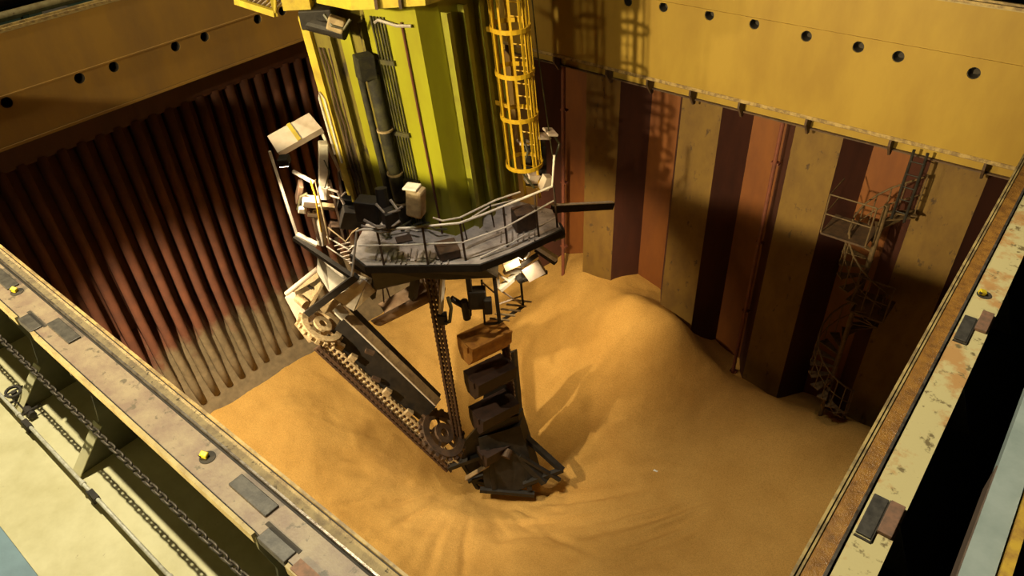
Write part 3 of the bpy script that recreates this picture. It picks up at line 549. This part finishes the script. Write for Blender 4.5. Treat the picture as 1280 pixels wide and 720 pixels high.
for q, r, m in (([(-4.284,-0.600,10.622), (-4.233,-0.700,10.273), (-4.285,-0.700,9.323)], 0.02, 'cage_yellow'), ([(-4.151,-0.700,10.670), (-4.149,-0.700,10.165), (-4.109,-0.900,9.116)], 0.02, 'tan_machine'), ([(-4.117,-0.800,9.530), (-3.735,-0.900,9.158), (-3.527,-0.900,9.407), (-3.358,-1.000,9.570)], 0.018, 'tan_machine'), ([(-4.172,-0.800,9.251), (-3.703,-0.900,8.933), (-3.342,-1.000,9.244), (-3.213,-1.000,9.148)], 0.018, 'rail_white'), ([(-4.225,-0.800,8.987), (-3.731,-0.900,8.571), (-3.347,-1.000,8.890), (-3.161,-1.000,8.788)], 0.018, 'rail_white'), ([(-3.919,-0.500,11.036), (-3.829,-0.600,10.792), (-4.012,-0.600,10.404)], 0.014, 'cable_black'), ([(-3.946,-0.600,10.380), (-3.724,-0.700,10.343), (-3.641,-0.700,10.030)], 0.03, 'pale_panel'), ([(-3.942,-0.600,10.216), (-3.720,-0.700,10.179), (-3.550,-0.700,10.332)], 0.024, 'pale_panel'), ([(-4.762,-0.500,9.830), (-4.617,-0.500,10.157), (-4.457,-0.500,10.230)], 0.03, 'cable_black')):
    part(MB().path(q, r, 6), 'pipe_run', m, sf)
for k in range(6):
    t = V((-4.013,-0.900,9.043)).lerp(V((-3.721,-1.100,8.670)), k / 5); part(MB().beam(t, t + V((0.35, 0.1, 0.02)), 0.02, 0.03), 'step_bar', 'pale_panel', sf)
for a, c in (((-3.716,-0.300,10.620), (-3.734,-0.600,8.998)), ((-3.922,-0.400,10.486), (-3.794,-0.800,8.914)), ((-4.475,-0.500,9.812), (-4.433,-0.600,9.043))): part(MB().beam(a, c, 0.05, 0.05), 'dark_strut', 'greasy_brown', sf)
# flood lamp on the service frame
def lamp(name, loc, target, energy, color, angle, par, radius=0.1, blend=0.5, size=0.28):
    L = V(loc); T = V(target); d = (T - L).normalized(); q = d.to_track_quat('-Z', 'Y'); R = q.to_matrix()
    h = part(MB().box(L - d * 0.12, (size, size * 0.8, 0.16), R), name, 'greasy_steel', par, bevel=0.02)
    part(MB().box(L - d * 0.036, (size * 0.86, size * 0.66, 0.012), R), 'lamp_lens', 'lamp_glass', h)
    li = bpy.data.lights.new('lamp_light', 'SPOT'); li.energy = energy; li.color = color; li.spot_size = math.radians(angle); li.spot_blend = blend; li.shadow_soft_size = radius
    o = bpy.data.objects.new('lamp_light', li); COL.objects.link(o); o.parent = U_; o.location = L + d * 0.1; o.rotation_euler = q.to_euler()
    return h
# ---------------- bucket leg
leg = part(MB().prism([(-4.350,-0.200,6.360), (-2.289,-0.750,3.413), (-2.742,-0.750,2.788), (-5.102,-0.200,5.519)], (0.12, 0.45, 0)), 'leg_girder', 'greasy_steel')
for (a, c) in (((-4.403,-0.300,6.769), (-2.190,-0.850,3.673)),):
    a, c = V(a), V(c); dd = (c - a).normalized(); sdv = dd.cross(V((0, 1, 0))).normalized()
    part(MB().beam(a, c, 0.22, 0.03, upv=(0.35, -0.6, 0.7)), 'channel_web', 'channel_dusty', leg)
    part(MB().beam(a - V((0.09, 0.02, 0.1)), c - V((0.09, 0.02, 0.1)), 0.03, 0.14, upv=(0.35, -0.6, 0.7)), 'channel_flange', 'rail_white', leg)
for a in ((-4.606,-0.450,5.568), (-4.328,-0.500,5.190), (-3.563,-0.700,4.031), (-3.062,-0.800,3.267)): part(MB().box(a, (0.2, 0.12, 0.2), Matrix.Rotation(0.75, 3, 'Y')), 'chain_bracket', 'chain_dusty', leg, bevel=0.01)
for a in ((-3.826,-0.600,5.450), (-3.816,-0.600,4.443)): part(MB().box(a, (0.24, 0.1, 0.1), Matrix.Rotation(0.6, 3, 'Y')), 'lug', 'greasy_brown', leg)
def linkmesh(name, m, Lk, W):
    q = MB()
    for s in (-1, 1):
        q.box((0, s * W, 0), (Lk * 0.95, 0.06, 0.11))
    q.tube((-Lk * 0.5, -W - 0.05, 0), (-Lk * 0.5, W + 0.05, 0), 0.042, 6)
    return q.mesh(name, m)
def chain(name, p0, p1, m, pitch, W, side, par, outer=None):
    p0, p1 = V(p0), V(p1); d = (p1 - p0); n = int(d.length / pitch); d.normalize()
    y = V(side); y = (y - d * y.dot(d)).normalized(); z = d.cross(y); R = Matrix((d, y, z)).transposed().to_4x4()
    root = part(MB().beam(p0, p1, 0.12 if name == 'lifting_chain' else 0.05, 0.05), name, 'chain_dark', par)
    me = linkmesh('link', m, pitch, W)
    for k in range(n):
        inst('link', me, root, Matrix.Translation(p0 + d * (pitch * (k + 0.5))) @ R)
    return root
chain('digging_chain', (-5.073,-0.250,5.620), (-1.880,-1.050,1.137), 'chain_dusty', 0.165, 0.13, (0.64, 0.06, 0.76), None)
chain('digging_chain', V((-5.123,-0.350,5.600)) + V((-0.10, -0.02, -0.11)), V((-1.977,-1.100,1.097)) + V((-0.10, -0.02, -0.11)), 'chain_dark', 0.165, 0.07, (0.64, 0.06, 0.76), None)
chain('lifting_chain', (-1.920,-0.900,8.051), (-1.749,-0.900,1.047), 'chain_dark', 0.16, 0.1, (1, -0.2, 0), None)
def wheel(name, c, axis, R, m, teeth, par=None, w=0.07, upv=(0, 0, 1)):
    q = MB().ring(c, axis, R * 0.82, R * 0.14, w, 28); q.ring(c, axis, R * 0.3, R * 0.12, w * 1.3, 16)
    ax = V(axis).normalized(); x = ax.cross(V((0, 0, 1))).normalized(); y = ax.cross(x)
    for k in range(5):
        a = 2 * math.pi * k / 5; dv = x * math.cos(a) + y * math.sin(a); q.beam(V(c) + dv * R * 0.3, V(c) + dv * R * 0.75, 0.06, 0.06, upv=ax)
    o = part(q, name, m, par)
    tm = MB()
    for k in range(teeth):
        a = 2 * math.pi * k / teeth; dv = x * math.cos(a) + y * math.sin(a)
        part(MB().beam(V(c) + dv * R * 0.94, V(c) + dv * R * 1.08, w * 1.1, 2 * R / teeth * 1.4, upv=x * -math.sin(a) + y * math.cos(a)), 'tooth', m, o)
    return o
AX = (0.62, -0.66, 0.42)
wheel('sprocket', (-5.051,-0.200,6.080), (0.62, 0.02, 0.78), 0.60, 'chain_dusty', 18, w=0.10)
wheel('sprocket', (-2.182,-1.050,2.579), (0.66, -0.12, 0.74), 0.74, 'greasy_brown', 20, w=0.09)
part(MB().prism([(-5.836,0.000,6.941), (-5.523,0.000,6.867), (-5.147,-0.200,5.920), (-5.359,-0.300,5.827), (-5.613,-0.200,6.285)], (0.05, 0.25, 0)), 'tension_arm', 'pale_panel')
part(MB().beam((-5.575,-0.300,6.368), (-5.304,-0.400,5.800), 0.2, 0.1), 'tension_plate', 'chain_dusty')
mh = part(MB().prism([(-5.584,0.100,7.055), (-4.890,0.100,7.624), (-4.749,-0.200,7.463), (-5.213,-0.200,6.796), (-5.432,-0.200,6.732)], (0.1, 0.3, -0.05)), 'drive_housing', 'tan_machine')
part(MB().box((-5.082,-0.100,7.306), (0.14, 0.05, 0.06), Matrix.Rotation(0.9, 3, 'Y')), 'vent_slot', 'greasy_steel', mh)
part(MB().tube((-5.474,-0.100,6.996), (-5.251,-0.300,6.907), 0.12, 12), 'motor', 'tan_machine', mh)
part(MB().box((-4.677,-0.200,6.812), (0.5, 0.25, 0.3), Matrix.Rotation(-0.4, 3, 'Y')), 'gear_case', 'tan_machine', mh, bevel=0.03)
part(MB().tube((-5.726,-0.100,7.144), (-4.663,-0.400,8.102), 0.06, 10), 'ram_tube', 'pale_panel')
part(MB().beam((-5.102,-0.600,6.961), (-4.605,-0.600,7.737), 0.06, 0.06), 'ram_strut', 'tan_machine')
sp = part(MB().prism([(-4.554,-0.600,8.548), (-4.395,-0.600,8.303), (-3.982,-0.800,7.995), (-4.385,-0.900,7.711), (-4.627,-0.700,8.202)], (0.04, 0.12, 0)), 'shield_plate', 'white_panel')
part(MB().prism([(-3.433,-1.100,8.186), (-4.337,-0.900,7.559), (-3.915,-0.900,7.102), (-3.404,-1.100,8.137)], (0.04, 0.1, 0)), 'shield_plate', 'white_panel')
part(MB().prism([(-3.966,-0.900,8.307), (-3.433,-1.100,8.186), (-3.719,-1.050,7.881), (-3.941,-1.000,7.953)], (0.02, 0.1, 0)), 'shield_plate', 'white_panel')
part(MB().prism([(-3.404,-1.100,8.137), (-3.225,-1.100,7.838), (-3.655,-1.000,7.394), (-3.871,-0.900,7.124)], (0.06, 0.2, 0)), 'shield_side', 'tan_machine')
part(MB().beam((-3.572,-1.200,8.389), (-5.055,-0.900,7.105), 0.12, 0.16), 'cross_beam', 'greasy_steel')
part(MB().beam((-4.380,-0.700,7.097), (-4.171,-0.800,6.855), 0.3, 0.05), 'end_plate', 'white_panel')
# chute behind the leg
ch = MB()
A0, A1 = V((-1.937,-0.200,7.348)), V((-3.625,0.100,6.166)); ax = (A1 - A0).normalized(); xx = ax.cross(V((0, 0, 1))).normalized(); yy = xx.cross(ax); n = 10; vs = []; fs = []
for p, r in ((A0, 0.42), (A1, 0.36)):
    for k in range(n + 1):
        a = math.pi * (0.95 + 1.1 * k / n); vs.append(p + xx * r * math.cos(a) + yy * r * math.sin(a))
    for k in range(n + 1):
        a = math.pi * (0.95 + 1.1 * k / n); vs.append(p + xx * (r - 0.03) * math.cos(a) + yy * (r - 0.03) * math.sin(a))
m = n + 1
for k in range(n): fs += [(k, k + 1, 2 * m + k + 1, 2 * m + k), (m + k, 3 * m + k, 3 * m + k + 1, m + k + 1), (k, m + k, m + k + 1, k + 1), (2 * m + k, 2 * m + k + 1, 3 * m + k + 1, 3 * m + k)]
fs += [(0, 2 * m, 3 * m, m), (n, m + n, 3 * m + n, 2 * m + n)]
ch.add(vs, fs); chute = part(ch, 'chute', 'chute_brown', smooth=True)
part(MB().ring(A0, ax, 0.43, 0.025, 0.03, 16, math.pi * 0.95, math.pi * 2.05), 'chute_rim', 'pale_panel', chute)
for a, c in (((-3.335,-0.600,7.502), (-2.485,-0.600,7.692)), ((-3.201,-0.600,7.087), (-3.179,-0.500,7.563)), ((-3.028,-0.600,7.178), (-3.098,-0.500,7.582))): part(MB().tube(a, c, 0.02, 6), 'chute_stay', 'greasy_brown', chute)
# lower body beneath the platform
ub = part(MB().prism([(-3.045,-2.040,9.181), (-0.668,-2.040,9.065), (-0.312,-1.660,8.471), (-1.422,-1.760,8.554), (-1.938,-1.850,8.702), (-3.086,-1.660,8.315)], (0.1, 1.2, 0.1)), 'platform_frame', 'greasy_steel')
for a, c, wd in (((-2.213,-1.100,8.339), (-2.418,-0.900,7.427), 0.16), ((-1.031,-0.900,7.991), (-1.018,-0.800,6.919), 0.12), ((-3.114,-1.200,8.473), (-3.380,-0.900,7.493), 0.1), ((-3.648,-1.100,8.665), (-3.016,-1.000,8.034), 0.1)): part(MB().beam(a, c, wd, wd), 'hanger', 'greasy_steel', ub)
part(MB().beam((-1.567,-1.200,8.416), (-1.771,-1.050,7.026), 0.12, 0.06), 'guide_plate', 'white_panel')
part(MB().path([(-1.545,-1.100,7.527), (-1.499,-1.100,7.200), (-1.578,-1.100,6.771), (-1.701,-1.100,6.728)], 0.05, 6), 'hose', 'cable_black')
part(MB().box((-1.757,-1.000,6.802), (0.24, 0.2, 0.3)), 'chain_guide', 'greasy_steel', bevel=0.02)
# buckets
bd = V((1.0, 0.62, 0)).normalized(); bn = V((0.62, -1.0, 0)).normalized()
def bucket_mesh(name, m, Lb=1.2):
    q = MB(); pr = [(-0.36, 0.26), (0.44, 0.33), (0.40, -0.08), (0.16, -0.42), (-0.22, -0.44), (-0.36, -0.16)]
    P0 = [bn * a + V((0, 0, z)) - bd * Lb * 0.5 for a, z in pr]; q.prism(P0, bd * Lb)
    q.beam(bn * 0.44 + V((0, 0, 0.33)) - bd * Lb * 0.5, bn * 0.44 + V((0, 0, 0.33)) + bd * Lb * 0.5, 0.05, 0.06)
    for s in (-1, 1): q.box(bd * (Lb * 0.5 * s) + bn * 0.1 + V((0, 0, 0.18)), (0.08, 0.3, 0.2), Matrix.Rotation(0.55, 3, 'Z'))
    return q.mesh(name, m)
b1 = bucket_mesh('bucket', 'bucket_lit_orange'); b2m = bucket_mesh('bucket', 'bucket_shaded_rust')
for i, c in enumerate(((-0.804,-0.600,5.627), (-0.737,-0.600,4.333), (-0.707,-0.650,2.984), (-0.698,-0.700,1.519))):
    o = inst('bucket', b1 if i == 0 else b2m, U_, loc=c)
    if i == 0: o['label'] = 'top bucket with lamp light put into its orange'
chain('lifting_chain', (-0.258,-0.100,4.960), (-0.088,-0.200,0.221), 'chain_dark', 0.16, 0.07, (1, -0.2, 0), None)
part(MB().prism([(-0.876,0.150,4.166), (-0.051,0.200,4.428), (0.087,0.100,-0.167), (-1.356,-0.100,-0.796)], (0.1, 0.12, 0)), 'bucket_casing', 'greasy_steel')
# digging foot
ft = part(MB().prism([(-1.768,-1.000,1.897), (-1.100,-1.000,2.872), (-0.014,-0.700,2.784), (0.030,-0.600,1.266), (-0.304,-0.600,0.163), (-1.513,-1.000,0.400)], (0.15, 0.3, 0)), 'digging_foot', 'greasy_steel')
for a, c, wd in (((-2.160,-1.100,1.150), (-0.530,-0.900,1.674), 0.14), ((-1.626,-1.100,0.464), (0.083,-0.700,0.830), 0.1), ((-0.250,-0.900,1.651), (0.679,-1.450,0.728), 0.24), ((-1.513,-1.000,0.400), (0.158,-0.700,-0.740), 0.12), ((0.008,-0.600,1.984), (1.177,-1.400,1.140), 0.16), ((0.043,-1.400,0.603), (1.177,-1.400,1.177), 0.14), ((-0.030,-1.200,1.642), (1.098,-1.500,0.832), 0.1), ((0.113,-0.800,1.928), (0.200,-1.450,0.389), 0.14), ((-1.272,-1.350,0.382), (0.335,-1.500,0.214), 0.14), ((-0.941,-1.000,1.829), (-0.845,-1.350,0.345), 0.16), ((-1.791,-1.000,1.360), (-1.313,-1.000,-0.205), 0.1), ((-0.487,-0.800,1.550), (-0.336,-0.800,-0.440), 0.14)):
    part(MB().beam(a, c, wd, wd), 'foot_beam', 'greasy_steel', ft)
part(MB().prism([(-1.192,-0.950,2.210), (0.017,-0.800,2.489), (0.445,-1.400,0.606), (-0.327,-1.450,0.281), (-1.130,-1.350,0.370)], (0.12, 0.5, 0.05)), 'foot_casing', 'greasy_steel', ft)
part(MB().tube((-0.344,-1.000,1.709), (-0.447,-1.200,1.605), 0.14, 14), 'foot_roller', 'greasy_brown', ft)
part(MB().beam((-1.673,-1.200,0.752), (-0.925,-1.200,1.356), 0.16, 0.03), 'foot_plate', 'channel_dusty', ft)
wheel('foot_wheel', (-0.734,-0.600,0.393), (0.8, -0.5, 0.3), 0.45, 'greasy_steel', 14, ft)
# lamp basket on the right
bk = part(MB().beam((-0.408,-0.900,7.877), (-0.363,-0.900,6.567), 0.09, 0.09), 'lamp_basket', 'greasy_steel')
for a, c, wd in (((-0.731,-0.600,7.622), (-0.735,-0.800,6.375), 0.05), ((0.219,-0.300,7.579), (0.263,-0.300,6.497), 0.06), ((-0.735,-0.800,6.375), (-0.408,-0.900,6.464), 0.05), ((-0.408,-0.900,6.464), (0.262,-0.300,6.471), 0.06), ((-1.018,-0.400,7.489), (-1.101,-0.500,6.412), 0.05)): part(MB().beam(a, c, wd, wd), 'basket_bar', 'greasy_steel', bk)
for k in range(5):
    t = V((-0.605,-0.750,6.509)).lerp(V((-0.017,-0.100,6.541)), k / 4); part(MB().beam(t, t + V((0.5, -0.12, 0)), 0.05, 0.03), 'floor_bar', 'tan_machine', bk)
for a, c in (((-0.311,-0.900,7.530), (0.224,-0.300,6.553)), ((-0.335,-0.900,7.082), (0.233,-0.300,6.816)), ((-0.730,-0.700,7.650), (-0.433,-0.900,7.440))): part(MB().tube(a, c, 0.022, 6), 'brace', 'pale_panel', bk)
part(MB().box((-0.856,-0.800,7.239), (0.42, 0.3, 0.55)), 'winch_box', 'greasy_steel', bk, bevel=0.03)
part(MB().box((-0.611,-0.950,7.091), (0.2, 0.2, 0.45)), 'winch_box', 'greasy_steel', bk, bevel=0.03)
part(MB().tube((-1.503,-0.800,7.259), (-1.174,-0.800,6.956), 0.08, 10), 'hook_arm', 'greasy_steel', bk)
part(MB().tube((-1.197,-0.800,7.162), (-1.164,-0.800,6.591), 0.1, 10), 'hook_block', 'greasy_steel', bk)
st = part(MB().beam((-0.311,-0.900,7.530), (0.215,-0.600,7.803), 0.16, 0.1), 'bright_strut', 'white_panel')
part(MB().beam((-0.171,-0.800,7.978), (0.255,-0.600,7.849), 0.1, 0.1), 'strut_arm', 'white_panel', st)
part(MB().path([(-0.391,-0.900,8.162), (-0.251,-0.900,7.939), (-0.069,-0.800,7.681)], 0.03, 6), 'strut_hose', 'white_panel', st)
part(MB().beam((-0.325,-0.850,7.978), (-0.312,-0.850,7.491), 0.06, 0.06), 'strut_post', 'white_panel', st)
lb = part(MB().prism([(0.250,-0.900,8.072), (0.645,-0.700,8.183), (0.830,-0.700,7.788), (0.430,-0.900,7.700)], (0.04, 0.14, -0.05)), 'lamp_shield', 'pale_panel')
part(MB().beam((0.200,-0.900,7.740), (0.876,-0.600,7.759), 0.05, 0.1), 'shield_edge', 'greasy_steel', lb)
part(MB().beam((0.216,-0.900,8.192), (0.649,-0.700,8.369), 0.06, 0.1), 'shield_edge', 'greasy_steel', lb)
part(MB().tube((0.165,-0.800,7.714), (0.284,-0.800,7.803), 0.12, 12), 'lamp_hinge', 'greasy_steel', lb)
part(MB().beam((-0.195,-0.900,8.290), (0.152,-0.800,8.381), 0.4, 0.2), 'lamp_mount', 'tan_machine', lb)
part(MB().beam((0.229,-0.800,8.422), (0.347,-0.800,8.598), 0.1, 0.3), 'lamp_mount', 'white_panel', lb)
part(MB().beam((0.625,-0.500,8.486), (1.111,-0.600,8.127), 0.14, 0.1), 'outrigger', 'rail_white')
part(MB().beam(V((0.623,-0.500,8.394)), V((1.092,-0.600,8.033)), 0.12, 0.12), 'outrigger', 'greasy_steel')
part(MB().tube((1.024,-0.300,8.670), (1.262,-0.200,8.681), 0.2, 14), 'drum', 'greasy_steel')
part(MB().prism([(-0.755,-2.240,9.282), (-0.400,-2.150,9.214), (-0.495,-2.150,9.070), (-0.695,-2.240,9.172)], (0, 0.1, 0)), 'white_plate', 'white_panel')
# lamps carried by the unloader
lamp('flood_lamp', (-4.639,-0.900,11.160), V((-4.639,-0.900,11.160)) + V((0.4, 0.0, -8)), 600, (1.0, 0.80, 0.5), 110, None, 0.08, 0.8)
lamp('flood_lamp', (0.616,0.100,8.241), V((0.616,0.100,8.241)) + V((1.0, 3.8, -5.0)), 1900, (1.0, 0.76, 0.40), 104, None, 0.1, 0.9)

# ================================================================== drive chain of the hatch cover
hc = empty('hatch_chain', (8.0, -14.69, -0.5))
q = MB(); Lk, Wk, r = 0.052, 0.023, 0.010; ringp = []
for k in range(12):
    a = 2 * math.pi * k / 12; ringp.append((math.cos(a) * Wk + (Lk - Wk if math.cos(a) > 0 else -(Lk - Wk)) * 0.9, math.sin(a) * Wk, 0))
nn = 5; vs = []; fs = []
for i, p in enumerate(ringp):
    t = (V(ringp[(i + 1) % 12]) - V(ringp[i - 1])).normalized(); x = V((0, 0, 1)); yv = t.cross(x)
    for k in range(nn):
        a = 2 * math.pi * k / nn; vs.append(V(p) + x * r * math.cos(a) + yv * r * math.sin(a))
for i in range(12):
    for k in range(nn): fs.append((i * nn + k, i * nn + (k + 1) % nn, ((i + 1) % 12) * nn + (k + 1) % nn, ((i + 1) % 12) * nn + k))
q.add(vs, fs); lm = q.mesh('link', 'chain_steel', True)
for k in range(80): inst('link', lm, hc, Matrix.Translation((0.072 * k, 0, 0)) @ Matrix.Rotation(math.radians(45 if k % 2 else -45), 4, 'X'))
tag(hc, 'long steel link chain along the outside of the near left coaming', 'chain')
# ================================================================== pipe on the cream deck
dp = empty('deck_pipe', (9.0, -14.97, ZK))
MB().tube((-2.0, 0.0, 0.15), (5.0, 0.0, 0.15), 0.018, 10).build('pipe', 'white_pipe', dp, smooth=True)
for x in (0.62, 2.05, 3.6):
    MB().box((x, -0.01, 0.075), (0.07, 0.04, 0.15)).build('pipe_bracket', 'dark_groove', dp); MB().box((x + 0.08, 0.0, 0.15), (0.14, 0.05, 0.05)).build('pipe_clamp', 'dark_groove', dp)
    MB().tube((x - 0.16, 0, 0.15), (x - 0.12, 0, 0.15), 0.026, 10).build('coupling', 'white_pipe', dp)
tag(dp, 'thin white pipe on black brackets running over the cream deck', 'pipe')
# valve gear on the deck beside the pipe
vg = empty('valve_gear', (9.15, -14.87, ZK))
MB().tube((0, 0, 0), (0, 0, 0.2), 0.03, 10).build('valve_stem', 'dark_groove', vg); MB().ring((0, 0, 0.2), (0.2, 0, 1), 0.07, 0.012, 0.012, 16).build('hand_wheel', 'dark_groove', vg)
MB().tube((-0.1, 0, 0.06), (0.35, 0, 0.06), 0.04, 10).build('valve_body', 'dark_groove', vg)
for x in (-0.15, 0.02, 0.3): MB().tube((x, -0.1, 0.1), (x, 0.12, 0.1), 0.01, 6).build('rod', 'dark_groove', vg)
tag(vg, 'small black hand wheel valve gear beside the deck pipe', 'valve')
# ================================================================== yellow locating blocks in round holes of the coamings
def locator(loc, lab, tilt=0.3):
    t = empty('locating_block', loc)
    MB().ring((0, 0, 0.003), (0, 0, 1), 0.033, 0.03, 0.003, 20).build('hole_rim', 'dark_groove', t)
    MB().tube((0, 0, -0.01), (0, 0, 0.003), 0.06, 18).build('hole', 'dark_groove', t)
    bl = MB().box((-0.02, -0.01, 0.03), (0.06, 0.048, 0.045), Euler((0.2, tilt, 0.5)).to_matrix()).build('block', 'yellow_fitting', t, bevel=0.008)
    MB().tube((-0.03, -0.045, 0.035), (-0.03, -0.025, 0.035), 0.014, 10).build('eye', 'dark_groove', bl)
    tag(t, lab, 'fitting', 'yellow locating blocks')
locator((12.66, -14.37, 0), 'yellow block in a round hole midway along the pinkish left coaming'); locator((9.17, -14.37, 0), 'yellow block in a round hole at the far left end of the pinkish coaming'); locator((16.83, -8.82, 0), 'yellow block in a round hole on the cream right coaming')
# ================================================================== beams on the right edge
gb = MB().bb((17.38, -22, -0.2), (17.56, -4, 0)).build('hatch_beam', 'grey_blue_paint'); tag(gb, 'grey blue painted steel beam in the lower right corner', 'beam')
MB().bb((17.37, -12.0, -0.3), (17.38, -10.85, -0.02)).build('side_plate', 'brown_plate', gb)
yb = MB().bb((17.575, -22, -0.12), (17.64, -4, 0.03)).build('edge_bar', 'yellow_bar'); tag(yb, 'yellow and rust painted bar beyond the grey blue beam', 'bar')
bb_ = MB().bb((17.66, -22, -0.3), (18.6, -4, -0.15)).build('cover_plate', 'brown_plate'); tag(bb_, 'brown plate in the extreme lower right corner', 'plate')
# unseen hatch cover added outboard of the near coaming to block quay light
hv = MB().bb((-4, -19.4, ZK + 0.2), (17.3, -18.0, 1.35)).build('light_block_cover', 'cream_deck', bevel=0.03); tag(hv, 'unseen hatch cover added outboard of the coaming to block quay light', 'hatch cover')
MB().bb((-4, -19.2, ZK - 0.02), (17.3, -18.2, ZK + 0.2)).build('cover_rail', 'brown_plate', hv)
# ================================================================== things on the far decks
for i, (x, r, lab) in enumerate(((-4.9, 0.12, 'thin pipe on the dark deck at the upper left'), (-6.6, 0.2, 'thick pipe on the dark deck at the upper left corner'))):
    t = empty('deck_pipe', (x, -14, ZK)); MB().tube((0, -6, 0.3), (0, 14, 0.3), r, 12).build('pipe', 'greasy_brown' if i else 'flange_paint', t, smooth=True)
    for y in (-4, -1, 2, 5, 8, 11): MB().bb((-0.1, y, 0), (0.1, y + 0.15, 0.3)).build('pipe_support', 'green_deck', t)
    tag(t, lab, 'pipe')
t = empty('deck_hand_rail', (12, 0.9, ZK)); MB().tube((-4, 0, 1.55), (6, 0, 1.55), 0.035, 8).build('top_rail', 'rail_white', t)
for x in (-4, -2, 0, 2, 4, 6): MB().tube((x, 0, 0), (x, 0, 1.55), 0.025, 8).build('post', 'rail_white', t)
tag(t, 'pale hand rail behind the end coaming at the upper right', 'hand rail')
# ================================================================== spiral ladder on the bulkhead
sl = empty('spiral_ladder', (14.35, -0.05, -11.4))
H = lambda z: z + 11.4
MB().tube((0, 0, 0), (0, 0, H(-4.3)), 0.06, 10).build('centre_post', 'dusty_ladder', sl)
tm = MB().prism([(0.04, -0.03, 0), (0.62, -0.13, 0), (0.62, 0.13, 0), (0.04, 0.03, 0)], (0, 0, 0.03)).mesh('tread', 'dusty_ladder')
hr = []
for k in range(30):
    a = 0.5 + k * 0.42; z = H(-4.5) - 0.215 * k
    if z < 0.1: break
    inst('tread', tm, sl, Matrix.Translation((0, 0, z)) @ Matrix.Rotation(a, 4, 'Z'))
    p = V((0.60 * math.cos(a), 0.60 * math.sin(a), z)); hr.append(p + V((0, 0, 0.95)))
    MB().tube(p, p + V((0, 0, 0.95)), 0.014, 6).build('baluster', 'dusty_ladder', sl)
MB().path(hr, 0.022, 6).build('hand_rail', 'dusty_ladder', sl)
MB().path([p - V((0, 0, 0.45)) for p in hr], 0.014, 6).build('mid_rail', 'dusty_ladder', sl)
for z, x0, x1 in ((-5.2, -1.1, -0.1), (-7.0, 0.0, 0.75)):
    MB().bb((x0, -0.45, H(z) - 0.05), (x1, 0.5, H(z))).build('landing', 'greasy_brown', sl)
    for x in (x0, x1):
        MB().tube((x, -0.45, H(z)), (x, -0.45, H(z) + 1.0), 0.02, 6).build('post', 'dusty_ladder', sl)
    for dz in (0.5, 1.0): MB().path([(x0, 0.4, H(z) + dz), (x0, -0.45, H(z) + dz), (x1, -0.45, H(z) + dz)], 0.018, 6).build('landing_rail', 'dusty_ladder', sl)
for x in (0.16, 0.42): MB().tube((x, 0.0, H(-4.6)), (x, 0.05, H(-2.95)), 0.03, 8).build('ladder_stile', 'greasy_steel', sl)
for z in (-3.2, -3.5, -3.8, -4.1, -4.4): MB().tube((0.16, 0.02, H(z)), (0.42, 0.02, H(z)), 0.014, 6).build('rung', 'greasy_steel', sl)
tag(sl, 'dusty spiral ladder with small landings against the right bulkhead', 'ladder')
lamp('flood_lamp', (0.257,-1.200,8.660), (-0.815,-0.500,5.136), 130, (1.0, 0.80, 0.5), 130, None, 0.06, 0.6, 0.2)
# ================================================================== unseen lamp added inside the near coaming to light the left side
cg = empty('added_lamp', (2.6, -13.4, -2.6))
cdir = (V((2.2, -8.2, -12)) - V((2.6, -13.4, -2.6))).normalized(); cq = cdir.to_track_quat('-Z', 'Y')
h = MB().box(cdir * -0.15, (0.4, 0.35, 0.2), cq.to_matrix()).build('housing', 'greasy_steel', cg, bevel=0.02)
MB().box(cdir * -0.045, (0.34, 0.29, 0.012), cq.to_matrix()).build('lamp_lens', 'lamp_glass', h)
MB().path([(0, -0.1, 0.1), (0, -0.6, 1.2), (0, -0.72, 2.62), (0, -0.9, 2.64)], 0.015, 6).build('hanging_cable', 'cable_black', cg)
li = bpy.data.lights.new('lamp_light', 'SPOT'); li.energy = 6400; li.color = (1.0, 0.80, 0.48); li.spot_size = math.radians(82); li.spot_blend = 0.75; li.shadow_soft_size = 0.12
lo = bpy.data.objects.new('lamp_light', li); COL.objects.link(lo); lo.parent = cg; lo.location = cdir * 0.1; lo.rotation_euler = cq.to_euler()
tag(cg, 'unseen flood lamp added inside the near left coaming to light the left side', 'lamp')
